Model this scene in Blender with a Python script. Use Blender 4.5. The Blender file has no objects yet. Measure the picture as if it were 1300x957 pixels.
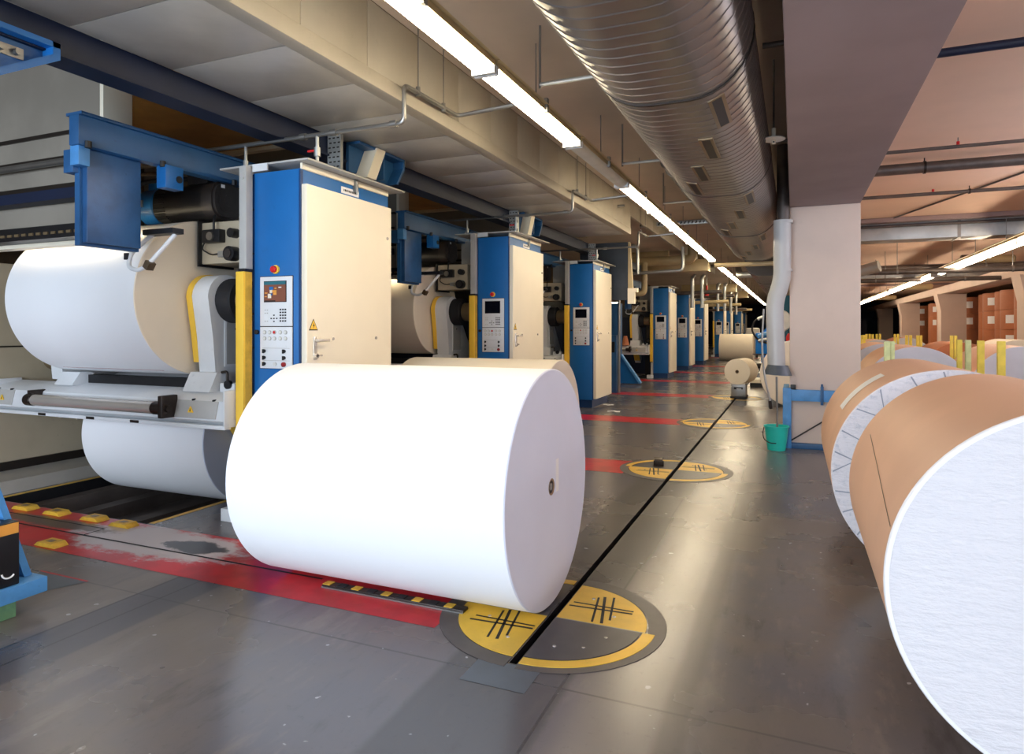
import bpy, bmesh, math, random
from mathutils import Vector, Matrix
random.seed(7)
C = bpy.context.scene.collection
PI = math.pi

# ------------------------------------------------------------------ materials
def lin(c):
    def f(v):
        v /= 255.0
        return v / 12.92 if v <= .04045 else ((v + .055) / 1.055) ** 2.4
    return (f(c[0]), f(c[1]), f(c[2]), 1)

def mixrgb(nt, a, b, fac, mode='MIX'):
    n = nt.nodes.new('ShaderNodeMix'); n.data_type = 'RGBA'; n.blend_type = mode
    for sock, v in ((n.inputs[0], fac), (n.inputs[6], a), (n.inputs[7], b)):
        if hasattr(v, 'is_linked'): nt.links.new(v, sock)
        else: sock.default_value = v
    return n.outputs[2]

def noise(nt, vec, scale, detail=4, rough=.55):
    n = nt.nodes.new('ShaderNodeTexNoise'); n.inputs['Scale'].default_value = scale
    n.inputs['Detail'].default_value = detail; n.inputs['Roughness'].default_value = rough
    nt.links.new(vec, n.inputs['Vector']); return n.outputs['Fac']

def ramp(nt, v, a, b):
    n = nt.nodes.new('ShaderNodeMapRange'); n.inputs[1].default_value = a; n.inputs[2].default_value = b
    n.interpolation_type = 'SMOOTHSTEP'
    nt.links.new(v, n.inputs[0]); return n.outputs[0]

def mth(nt, op, a, b=None, c=None):
    n = nt.nodes.new('ShaderNodeMath'); n.operation = op
    for i, v in enumerate((a, b, c)):
        if v is None: continue
        if hasattr(v, 'is_linked'): nt.links.new(v, n.inputs[i])
        else: n.inputs[i].default_value = v
    return n.outputs[0]

def stretch(nt, vec, s):
    n = nt.nodes.new('ShaderNodeMapping'); n.inputs['Scale'].default_value = s
    nt.links.new(vec, n.inputs['Vector']); return n.outputs[0]

def newmat(name):
    m = bpy.data.materials.new(name); m.use_nodes = True
    nt = m.node_tree; return m, nt, nt.nodes['Principled BSDF']

M = {}
def mat(name, col, rough=.5, metal=0., var=.12, scale=3., bump=0., bscale=60., dirt=0., spec=.5):
    m, nt, p = newmat(name)
    tc = nt.nodes.new('ShaderNodeTexCoord').outputs['Object']
    base = lin(col)
    dark = tuple(v * (1 - var) for v in base[:3]) + (1,)
    f = noise(nt, tc, scale)
    c = mixrgb(nt, dark, base, ramp(nt, f, .35, .65))
    if dirt:
        f2 = ramp(nt, noise(nt, tc, scale * 7, 6, .7), .6, .72)
        c = mixrgb(nt, c, tuple(v * (1 - dirt) for v in base[:3]) + (1,), f2)
    nt.links.new(c, p.inputs['Base Color'])
    p.inputs['Roughness'].default_value = rough; p.inputs['Metallic'].default_value = metal
    p.inputs['Specular IOR Level'].default_value = spec
    if bump:
        b = nt.nodes.new('ShaderNodeBump'); b.inputs['Strength'].default_value = bump; b.inputs['Distance'].default_value = .01
        nt.links.new(noise(nt, tc, bscale, 5), b.inputs['Height']); nt.links.new(b.outputs[0], p.inputs['Normal'])
    M[name] = m; return m

def emit(name, col, s):
    m, nt, p = newmat(name)
    p.inputs['Base Color'].default_value = lin((235, 235, 230)); p.inputs['Emission Color'].default_value = lin(col)
    p.inputs['Emission Strength'].default_value = s
    M[name] = m

mat('blue', (26, 106, 176), .38, var=.1, scale=2, dirt=.15)
mat('blue_dark', (40, 92, 142), .45, var=.2, scale=3, dirt=.25)
mat('blue_edge', (16, 60, 112), .45)
mat('blue_light', (84, 154, 218), .45, var=.18, scale=6, dirt=.3)
mat('blue_navy', (10, 27, 58), .55, var=.2)
mat('blue_grime', (44, 90, 140), .35, var=.25, scale=5, dirt=.3)
mat('cream', (244, 234, 212), .42, var=.03, scale=1.5)
mat('white_paint', (226, 228, 230), .4, var=.06, scale=3, dirt=.12)
mat('grey_paint', (184, 182, 178), .45, var=.1, scale=3)
mat('grey_panel', (196, 192, 184), .38, metal=.1, var=.2, scale=1.4, dirt=.14)
mat('beige_steel', (196, 182, 156), .45, var=.14, scale=1.6, dirt=.15)
mat('housing', (148, 140, 128), .5, var=.18, scale=1.3)
mat('yellow', (252, 204, 68), .45, var=.06)
mat('yellow_worn', (232, 184, 60), .5, var=.25, scale=9, dirt=.45)
mat('wood_yellow', (240, 214, 84), .6, var=.15, scale=10)
mat('wood_green', (212, 218, 158), .65, var=.2, scale=10)
mat('wood_block_green', (112, 160, 118), .7, var=.25, scale=14)
mat('black', (20, 20, 24), .45, var=.3, scale=6)
mat('rubber', (28, 28, 32), .6)
mat('motor_black', (17, 18, 22), .4, var=.3, scale=4, dirt=.2)
mat('motor_cap', (52, 46, 44), .45, var=.3, scale=9)
mat('brown_grease', (92, 74, 52), .5, var=.4, scale=9)
mat('bronze', (142, 122, 92), .4, metal=.5)
mat('chrome', (222, 216, 208), .25, metal=.6, var=.05)
mat('pit_floor', (98, 88, 82), .6, var=.35, scale=3)
mat('steel', (150, 148, 144), .35, metal=.8, var=.15)
mat('dark_steel', (62, 54, 50), .35, metal=.6, var=.3, scale=6)
mat('galv', (186, 188, 186), .38, metal=.7, var=.2, scale=2.5)
mat('duct_metal', (158, 152, 148), .33, metal=.8, var=.15, scale=1.2)
mat('duct_seam', (60, 54, 50), .4, metal=.6)
mat('concrete_warm_lit', (240, 208, 184), .85, var=.07, scale=.8, bump=.1, bscale=25)  # warm lamp light on the right half of the ceiling is put into this pink
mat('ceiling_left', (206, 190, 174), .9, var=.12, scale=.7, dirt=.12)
mat('concrete_col', (226, 206, 192), .8, var=.06, scale=1.2, bump=.15, bscale=30, dirt=.06)
mat('concrete_beam', (164, 146, 146), .85, var=.08, scale=1.5, bump=.1, bscale=40)
mat('deck_brown', (168, 126, 70), .7, var=.3, scale=2)
mat('fascia', (184, 176, 160), .5, var=.1, scale=1.6, dirt=.12)
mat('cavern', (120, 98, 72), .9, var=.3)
mat('wall_dark', (58, 72, 96), .8, var=.3)
mat('wall_tan', (170, 140, 110), .8)
mat('pipe_grey', (196, 196, 196), .35, var=.06)
mat('pipe_dark', (104, 96, 92), .4, metal=.4, var=.25, scale=5)
mat('pipe_beige', (190, 170, 130), .45, var=.1)
mat('paper_white', (246, 246, 248), .75, var=.01, scale=1.5)
mat('paper_end', (226, 231, 246), .8, var=.03, scale=2)  # bluish tint puts the cool light on the roll ends into the colour
mat('paper_cream', (238, 226, 206), .75, var=.03)
mat('label_white', (246, 246, 246), .6, var=.02)
mat('core_brown', (164, 138, 112), .8)
mat('copper', (206, 126, 82), .5)
mat('wrapper', (232, 186, 154), .55, var=.08, scale=1.2, bump=.05, bscale=9)
mat('wrapper_dark', (188, 112, 68), .55, var=.14, scale=1.5)
mat('end_grey', (206, 206, 212), .6, var=.06, scale=3)
mat('red', (214, 30, 34), .4)
mat('red_dark', (150, 20, 24), .4)
mat('teal', (40, 204, 190), .4, var=.06)
mat('teal_machine', (20, 92, 116), .45, var=.1)
mat('machine_blue', (14, 132, 232), .4, var=.08)
mat('screen_black', (14, 16, 26), .15, var=.1)
mat('screen_brown', (136, 84, 66), .3, var=.1)
mat('screen_teal', (46, 110, 124), .3)
mat('orange', (244, 168, 70), .5)
mat('clear_grey', (226, 226, 220), .3)
mat('curtain_dark', (58, 66, 78), .6, var=.35, scale=2)
emit('tube_lit', (255, 236, 200), 21.)
emit('tube_neutral', (246, 242, 255), 17.)
emit('tube_right', (255, 234, 208), 17.)

# crinkled end cover of the wrapped rolls: creases running over the paper disc
def end_cover(name, col, crease, dirtc):
    m, nt, p = newmat(name)
    tc = nt.nodes.new('ShaderNodeTexCoord').outputs['Object']
    n1 = noise(nt, stretch(nt, tc, (5, 5, 14)), 2.2, 6, .6)
    n2 = noise(nt, tc, 26, 6, .75)
    c = mixrgb(nt, lin(col), lin(dirtc), mth(nt, 'MULTIPLY', ramp(nt, n2, .5, .7), crease))
    nt.links.new(c, p.inputs['Base Color']); p.inputs['Roughness'].default_value = .75
    b = nt.nodes.new('ShaderNodeBump'); b.inputs['Strength'].default_value = .6; b.inputs['Distance'].default_value = .025
    nt.links.new(n1, b.inputs['Height']); nt.links.new(b.outputs[0], p.inputs['Normal'])
    M[name] = m
end_cover('cover_white', (226, 224, 227), .12, (190, 196, 208))
end_cover('cover_dirty', (222, 218, 222), .55, (168, 174, 186))
mat('fold_grey', (150, 154, 166), .7)

# floor: dark sealed concrete with brown wear, wheel lanes, joints and scuffs
def floor_mat():
    m, nt, p = newmat('floor_concrete')
    pos = nt.nodes.new('ShaderNodeNewGeometry').outputs['Position']
    sep = nt.nodes.new('ShaderNodeSeparateXYZ'); nt.links.new(pos, sep.inputs[0]); X, Y = sep.outputs[0], sep.outputs[1]
    big = noise(nt, pos, .7, 5); mid = noise(nt, stretch(nt, pos, (3, .8, 1)), 1.6, 6, .65); fine = noise(nt, pos, 22, 7, .75)
    c = mixrgb(nt, lin((92, 90, 97)), lin((106, 97, 90)), ramp(nt, big, .35, .65))
    c = mixrgb(nt, c, lin((124, 116, 110)), mth(nt, 'MULTIPLY', ramp(nt, mid, .52, .72), .7))
    c = mixrgb(nt, c, lin((60, 58, 62)), mth(nt, 'MULTIPLY', ramp(nt, mid, .46, .28), .6))
    def band(coord, centre, half, soft):
        d = mth(nt, 'ABSOLUTE', mth(nt, 'SUBTRACT', coord, centre))
        return ramp(nt, d, half + soft, half)
    wob = mth(nt, 'ADD', X, mth(nt, 'MULTIPLY', mth(nt, 'SUBTRACT', big, .5), .1))
    c = mixrgb(nt, c, lin((62, 60, 62)), mth(nt, 'MULTIPLY', band(wob, -1.16, .26, .05), .75))
    c = mixrgb(nt, c, lin((140, 130, 122)), mth(nt, 'MULTIPLY', band(wob, -.62, .16, .14), .35))
    c = mixrgb(nt, c, lin((66, 62, 62)), mth(nt, 'MULTIPLY', band(wob, -.42, .03, .05), .5))
    c = mixrgb(nt, c, lin((64, 64, 72)), mth(nt, 'MULTIPLY', band(X, -3.25, .16, .03), .7))
    for xx, w in ((-3.42, .006), (-.9, .004), (-3.25, .004)):
        c = mixrgb(nt, c, lin((40, 34, 34)), mth(nt, 'MULTIPLY', band(X, xx, w, .004), .8))
    for yy in (2.62, 5.1, 9.2, 13.2):
        c = mixrgb(nt, c, lin((44, 42, 44)), mth(nt, 'MULTIPLY', band(Y, yy, .004, .004), .5))
    sp = ramp(nt, noise(nt, pos, 15, 2, .4), .735, .76)
    c = mixrgb(nt, c, lin((176, 176, 182)), mth(nt, 'MULTIPLY', sp, .7))
    c = mixrgb(nt, c, lin((48, 46, 50)), mth(nt, 'MULTIPLY', ramp(nt, fine, .55, .75), .35))
    nt.links.new(c, p.inputs['Base Color'])
    p.inputs['Specular IOR Level'].default_value = .8
    r = mth(nt, 'ADD', .2, mth(nt, 'MULTIPLY', big, .14)); nt.links.new(r, p.inputs['Roughness'])
    M['floor'] = m
floor_mat()
def red_mat():
    m, nt, p = newmat('red_floor_paint')
    pos = nt.nodes.new('ShaderNodeNewGeometry').outputs['Position']
    def blob(cx, cy, sx, sy, r0, r1, seed):
        s = stretch(nt, pos, (1 / sx, 1 / sy, 0)); d = nt.nodes.new('ShaderNodeVectorMath'); d.operation = 'DISTANCE'
        nt.links.new(s, d.inputs[0]); d.inputs[1].default_value = (cx / sx, cy / sy, 0)
        n = mth(nt, 'MULTIPLY', mth(nt, 'SUBTRACT', noise(nt, stretch(nt, pos, (1, 1.6, 1)), seed, 6, .7), .5), 1.5)
        return ramp(nt, mth(nt, 'ADD', d.outputs['Value'], n), r1, r0)
    c = mixrgb(nt, lin((196, 24, 36)), lin((176, 20, 30)), ramp(nt, noise(nt, pos, 4), .4, .6))
    c = mixrgb(nt, c, lin((186, 176, 180)), blob(-4.15, 3.3, .85, .3, .75, 1.05, 4.))
    c = mixrgb(nt, c, lin((70, 70, 76)), blob(-3.78, 3.33, .3, .13, .7, .95, 5.))
    c = mixrgb(nt, c, lin((90, 74, 66)), blob(-5.3, 3.33, .7, .1, .7, 1.05, 5.))
    nt.links.new(c, p.inputs['Base Color']); p.inputs['Roughness'].default_value = .3
    M['red_floor'] = m
red_mat()
mat('yellow_floor', (240, 194, 62), .4, var=.12, scale=6, dirt=.25)
mat('slot_black', (10, 10, 12), .6)
mat('turn_dark', (72, 68, 70), .35, var=.2, scale=5, dirt=.2)
mat('turn_ring', (88, 82, 80), .4, var=.25, scale=5)
mat('plate_steel', (96, 104, 114), .4, metal=.3, var=.15)

# ------------------------------------------------------------------ mesh builder
class MB:
    def __init__(s, m='white_paint'):
        s.bm = bmesh.new(); s.mats = [m]; s.cur = 0
    def m(s, name):
        if name not in s.mats: s.mats.append(name)
        s.cur = s.mats.index(name); return s
    def _fin(s, faces):
        for f in faces: f.material_index = s.cur
    def box(s, x0, x1, y0, y1, z0, z1, b=0., rot=None, piv=None):
        vs = [s.bm.verts.new((x, y, z)) for x in (x0, x1) for y in (y0, y1) for z in (z0, z1)]
        fs = [s.bm.faces.new([vs[i] for i in q]) for q in ((0, 1, 3, 2), (4, 6, 7, 5), (0, 4, 5, 1), (2, 3, 7, 6), (0, 2, 6, 4), (1, 5, 7, 3))]
        if b:
            es = list({e for f in fs for e in f.edges})
            r = bmesh.ops.bevel(s.bm, geom=es, offset=b, segments=2, profile=.6, affect='EDGES')
            fs = list({f for v in set(r['verts']) | {v for v in vs if v.is_valid} for f in v.link_faces})
        vset = {v for f in fs for v in f.verts}
        if rot: bmesh.ops.rotate(s.bm, verts=list(vset), cent=piv or ((x0 + x1) / 2, (y0 + y1) / 2, (z0 + z1) / 2), matrix=rot)
        s._fin(fs); return s
    def prism(s, pts, axis, a, b):
        """polygon pts in the plane across axis, extruded from a to b"""
        def P(p, t):
            return {'x': (t, p[0], p[1]), 'y': (p[0], t, p[1]), 'z': (p[0], p[1], t)}[axis]
        A = [s.bm.verts.new(P(p, a)) for p in pts]; B = [s.bm.verts.new(P(p, b)) for p in pts]
        n = len(pts); fs = [s.bm.faces.new(A), s.bm.faces.new(B[::-1])]
        for i in range(n): fs.append(s.bm.faces.new((A[i], B[i], B[(i + 1) % n], A[(i + 1) % n])))
        s._fin(fs); return s
    def lathe(s, prof, o, axis, seg=48, mats=None):
        """prof: list of (radius, t) rings about axis through o; ring pairs may carry their own material"""
        ax = Vector(axis).normalized(); u = ax.orthogonal().normalized(); w = ax.cross(u); o = Vector(o)
        rings = []
        for r, t in prof:
            if r < 1e-6: rings.append([s.bm.verts.new(o + ax * t)])
            else: rings.append([s.bm.verts.new(o + ax * t + (u * math.cos(2 * PI * k / seg) + w * math.sin(2 * PI * k / seg)) * r) for k in range(seg)])
        for i in range(len(rings) - 1):
            if mats and mats[i]: s.m(mats[i])
            a, b = rings[i], rings[i + 1]; fs = []
            for k in range(seg):
                k2 = (k + 1) % seg
                if len(a) == 1 and len(b) == 1: continue
                if len(a) == 1: fs.append(s.bm.faces.new((a[0], b[k2], b[k])))
                elif len(b) == 1: fs.append(s.bm.faces.new((a[k], a[k2], b[0])))
                else: fs.append(s.bm.faces.new((a[k], a[k2], b[k2], b[k])))
            s._fin(fs)
        return s
    def cyl(s, p0, p1, r, seg=20, b=0.):
        p0, p1 = Vector(p0), Vector(p1); L = (p1 - p0).length
        pr = [(0, 0), (r - b, 0), (r, b), (r, L - b), (r - b, L), (0, L)] if b else [(0, 0), (r, 0), (r, L), (0, L)]
        return s.lathe(pr, p0, p1 - p0, seg)
    def tube(s, pts, r, seg=10, bend=.06, n=5):
        pts = [Vector(p) for p in pts]; path = [pts[0]]
        for i in range(1, len(pts) - 1):
            a, p, c = pts[i - 1], pts[i], pts[i + 1]
            d = min(bend, (a - p).length * .45, (c - p).length * .45)
            q0 = p + (a - p).normalized() * d; q1 = p + (c - p).normalized() * d
            for k in range(n + 1):
                t = k / n; path.append(q0 * (1 - t) ** 2 + p * 2 * t * (1 - t) + q1 * t * t)
        path.append(pts[-1]); rings = []; prev = None
        for i, p in enumerate(path):
            t = (path[min(i + 1, len(path) - 1)] - path[max(i - 1, 0)]).normalized()
            if prev is None: u = t.orthogonal().normalized()
            else: u = (prev - t * prev.dot(t)).normalized()
            prev = u; w = t.cross(u)
            rings.append([s.bm.verts.new(p + (u * math.cos(2 * PI * k / seg) + w * math.sin(2 * PI * k / seg)) * r) for k in range(seg)])
        fs = [s.bm.faces.new(rings[0][::-1]), s.bm.faces.new(rings[-1])]
        for a, b in zip(rings, rings[1:]):
            for k in range(seg): fs.append(s.bm.faces.new((a[k], a[(k + 1) % seg], b[(k + 1) % seg], b[k])))
        s._fin(fs); return s
    def quad(s, *p):
        s._fin([s.bm.faces.new([s.bm.verts.new(q) for q in p])]); return s
    def sector(s, cx, cy, r0, r1, a0, a1, z0, z1, n=24):
        pts = [(cx + r1 * math.cos(a0 + (a1 - a0) * k / n), cy + r1 * math.sin(a0 + (a1 - a0) * k / n)) for k in range(n + 1)]
        if r0 > 0: pts += [(cx + r0 * math.cos(a1 + (a0 - a1) * k / n), cy + r0 * math.sin(a1 + (a0 - a1) * k / n)) for k in range(n + 1)]
        else: pts.append((cx, cy))
        return s.prism(pts, 'z', z0, z1)
    def build(s, name, parent=None, flat=False):
        bm = s.bm
        bmesh.ops.recalc_face_normals(bm, faces=bm.faces[:])
        vs = [v.co for v in bm.verts]
        lo = [min(v[i] for v in vs) for i in range(3)]; hi = [max(v[i] for v in vs) for i in range(3)]
        if parent is None: org = Vector(((lo[0] + hi[0]) / 2, (lo[1] + hi[1]) / 2, lo[2]))
        else: org = wl(parent)
        bmesh.ops.translate(bm, verts=bm.verts[:], vec=-org)
        if not flat:
            for f in bm.faces: f.smooth = True
            for e in bm.edges:
                if len(e.link_faces) == 2 and e.calc_face_angle(0) > .6: e.smooth = False
                elif len(e.link_faces) != 2: e.smooth = False
        me = bpy.data.meshes.new(name); bm.to_mesh(me); bm.free()
        for k in s.mats: me.materials.append(M[k])
        o = bpy.data.objects.new(name, me); C.objects.link(o)
        if parent is None: o.location = org
        else: o.parent = parent
        return o

def wl(o):
    v = Vector((0, 0, 0))
    while o is not None: v += o.location; o = o.parent
    return v
def tag(o, label, cat, group=None, kind=None):
    o['label'] = label; o['category'] = cat
    if group: o['group'] = group
    if kind: o['kind'] = kind
    return o
def thing(name, loc, label, cat, group=None):
    o = bpy.data.objects.new(name, None); o.empty_display_size = .2; C.objects.link(o); o.location = loc
    return tag(o, label, cat, group)
def struct(o): o['kind'] = 'structure'; return o
def copy_tree(o, parent=None):
    c = o.copy(); C.objects.link(c)
    if parent is not None: c.parent = parent
    for ch in list(o.children): copy_tree(ch, c)
    return c
def dup(o, dy, label, group=None, dx=0):
    c = copy_tree(o); c.location = (o.location.x + dx, o.location.y + dy, o.location.z); c['label'] = label
    if group: c['group'] = group
    return c
def RZ(a): return Matrix.Rotation(a, 3, 'Z')
def RX(a): return Matrix.Rotation(a, 3, 'X')
def RY(a): return Matrix.Rotation(a, 3, 'Y')

# ------------------------------------------------------------------ the setting
YN, YF, XL, XR, CZ = -5.0, 66.0, -10.0, 13.0, 3.81
SX = -1.16                                                   # slot of the transport track
PIT = (-6.45, -4.58, 3.58, 5.7)
f = MB('floor')
def fq(x0, x1, y0, y1, z=0.): f.quad((x0, y0, z), (x1, y0, z), (x1, y1, z), (x0, y1, z))
fq(XL, PIT[0], YN, YF); fq(PIT[0], PIT[1], YN, PIT[2]); fq(PIT[0], PIT[1], PIT[3], YF); fq(PIT[1], SX - .018, YN, YF); fq(SX + .018, XR, YN, YF); fq(SX - .018, SX + .018, YN, 2.73)
f.m('slot_black')
fq(SX - .018, SX + .018, YN, YF, -.05)
for sx in (-.018, .018): f.quad((SX + sx, YN, 0), (SX + sx, YF, 0), (SX + sx, YF, -.05), (SX + sx, YN, -.05))
f.m('pit_floor')
fq(*PIT, z=-.3)
x0, x1, y0, y1 = PIT
f.m('pit_floor')
for xx, zz in ((-6.44, -.1), (-6.1, -.18), (-5.6, -.24)): f.box(xx, xx + .16, y0 + .01, y1 - .01, -.3, zz)
f.m('black')
f.quad((x0, y0, 0), (x0, y1, 0), (x0, y1, -.3), (x0, y0, -.3)); f.quad((x1, y0, 0), (x1, y1, 0), (x1, y1, -.3), (x1, y0, -.3))
f.quad((x0, y0, 0), (x1, y0, 0), (x1, y0, -.3), (x0, y0, -.3)); f.quad((x0, y1, 0), (x1, y1, 0), (x1, y1, -.3), (x0, y1, -.3))
f.m('yellow_worn'); fq(x1 - .002, x1 + .05, y0 + .02, y1, .0015); fq(x0 - .06, x0 + .002, y0 + .02, y1, .0015)
f.m('red_floor'); z = .0012
fq(-9.5, -1.66, 2.9, 3.57, z)
for y in (7.1, 10.85, 15.2, 19.3, 23.4, 27.5, 36): fq(-4.6 if y > 9 else -4.4, -1.64, y - .33, y + .33, z)
f.m('slot_black')
fq(-9.5, -2.6, 3.195, 3.213, .0022); fq(-9.5, -4.75, 3.36, 3.372, .0022); fq(-4.765, -4.75, 3.213, 3.36, .0022)
f.m('red_floor'); f.quad((-4.3, 2.62, .0015), (-3.86, 2.62, .0015), (-3.86, 2.635, .0015), (-4.3, 2.635, .0015))
f.m('plate_steel'); f.quad((-4.1, 2.4, .0014), (-3.95, 2.4, .0014), (-3.86, 2.62, .0014), (-4.3, 2.62, .0014))
f.quad((-1.32, 2.52, .0014), (-1.02, 2.52, .0014), (-1.02, 2.72, .0014), (-1.32, 2.72, .0014))
struct(f.build('floor', flat=True))

c = MB('ceiling_left'); c.box(-2.73, -.05, YN, YF, CZ, CZ + .2); c.m('concrete_warm_lit'); c.box(-.05, XR, YN, YF, CZ, CZ + .2)
struct(c.build('ceiling'))
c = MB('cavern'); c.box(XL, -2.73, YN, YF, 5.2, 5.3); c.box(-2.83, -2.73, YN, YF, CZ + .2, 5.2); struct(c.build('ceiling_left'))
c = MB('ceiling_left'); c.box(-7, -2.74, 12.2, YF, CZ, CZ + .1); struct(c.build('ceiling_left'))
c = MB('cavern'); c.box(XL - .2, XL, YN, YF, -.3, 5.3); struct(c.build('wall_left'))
c = MB('wall_tan'); c.box(XR, XR + .2, YN, YF, 0, 5.3); struct(c.build('wall_right'))
c = MB('wall_dark'); c.box(XL, XR, YF, YF + .2, 0, 5.3); struct(c.build('wall_back'))
# wall behind the photographer, with the tall windows that let the daylight in
c = MB('wall_tan'); c.box(XL, XR, YN - .2, YN, 0, .35); c.box(XL, XR, YN - .2, YN, 3.3, 5.3)
for xa, xb in ((XL, -8.6), (-5.0, -4.4), (-.8, -.2), (3.4, 4.0), (7.6, XR)): c.box(xa, xb, YN - .2, YN, .35, 3.3)
struct(c.build('wall_front'))
for i, (xa, xb) in enumerate(((-8.6, -5.0), (-4.4, -.8), (-.2, 3.4), (4.0, 7.6))):
    w = MB('white_paint')
    for k in range(5):
        xx = xa + (xb - xa) * k / 4; w.box(max(xa, xx - .03), min(xb, xx + .03), YN - .14, YN - .06, .35, 3.3)
    for zz in (.38, 1.8, 3.27): w.box(xa, xb, YN - .13, YN - .07, zz - .03, zz + .03)
    struct(w.build('window_%d' % (i + 1)))

# metal clad gallery soffit over the machines
c = MB('grey_panel'); SY0, SY1, SP = YN, 11.9, .68
n = int((SY1 - SY0) / SP) + 1
c.m('duct_seam'); c.box(-3.78, -2.76, SY0, SY1, 3.235, CZ - .005)
for k in range(n):
    a, b = SY0 + k * SP, min(SY0 + (k + 1) * SP, SY1)
    c.m('grey_panel'); c.box(-3.8, -2.83, a + .003, b - .003, 3.22, 3.24, .003)
    c.m('fascia'); c.box(-2.75, -2.73, a + .002, b - .002, 3.33, CZ - .004, .003)
c.m('fascia'); c.box(-2.84, -2.722, SY0, SY1, 3.215, 3.327, .008)
struct(c.build('ceiling_soffit'))
c = MB('fascia')
for k in range(20): c.box(-2.78, -2.73, SY1 + .01 + k * .7, SY1 + .7 + k * .7, 3.56, CZ - .004, .003)
struct(c.build('ceiling_fascia'))
b = MB('blue_navy'); b.box(-3.93, -3.81, SY0, SY1 + 6, 3.05, 3.225, .004); b.box(-3.98, -3.78, SY0, SY1 + 6, 3.03, 3.05); struct(b.build('soffit_beam'))  # shadow under the gallery is put into the navy colour

# downstand beam and column beside the aisle
b = MB('concrete_beam'); b.box(-.05, .75, YN, YF, 3.04, CZ, .01); struct(b.build('ceiling_beam'))
for yy in (9.1, 20.8, 32.5, 44.2):
    b = MB('concrete_col'); b.box(-.05, .75, yy, yy + .8, 0, 3.04, .012); struct(b.build('column'))
# pillars and rail beams along the stacked rolls
for k in range(5):
    yy = 23.6 + 11.7 * k - 11.7
    if k == 0: continue
    b = MB('concrete_col'); b.prism([(6.0, 0), (6.95, 0), (6.95, 3.04), (5.85, 3.04), (6.0, 2.3)], 'y', yy - .85, yy); struct(b.build('column'))
b = MB('concrete_col'); b.box(5.95, 6.75, 11.9, YF, 3.04, 3.36, .01); struct(b.build('ceiling_beam'))
for yy in (15.7, 27.5, 39.0):
    b = MB('concrete_beam'); b.box(.75, XR, yy, yy + .25, 3.72, CZ - .001, .01); struct(b.build('ceiling_beam'))

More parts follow.
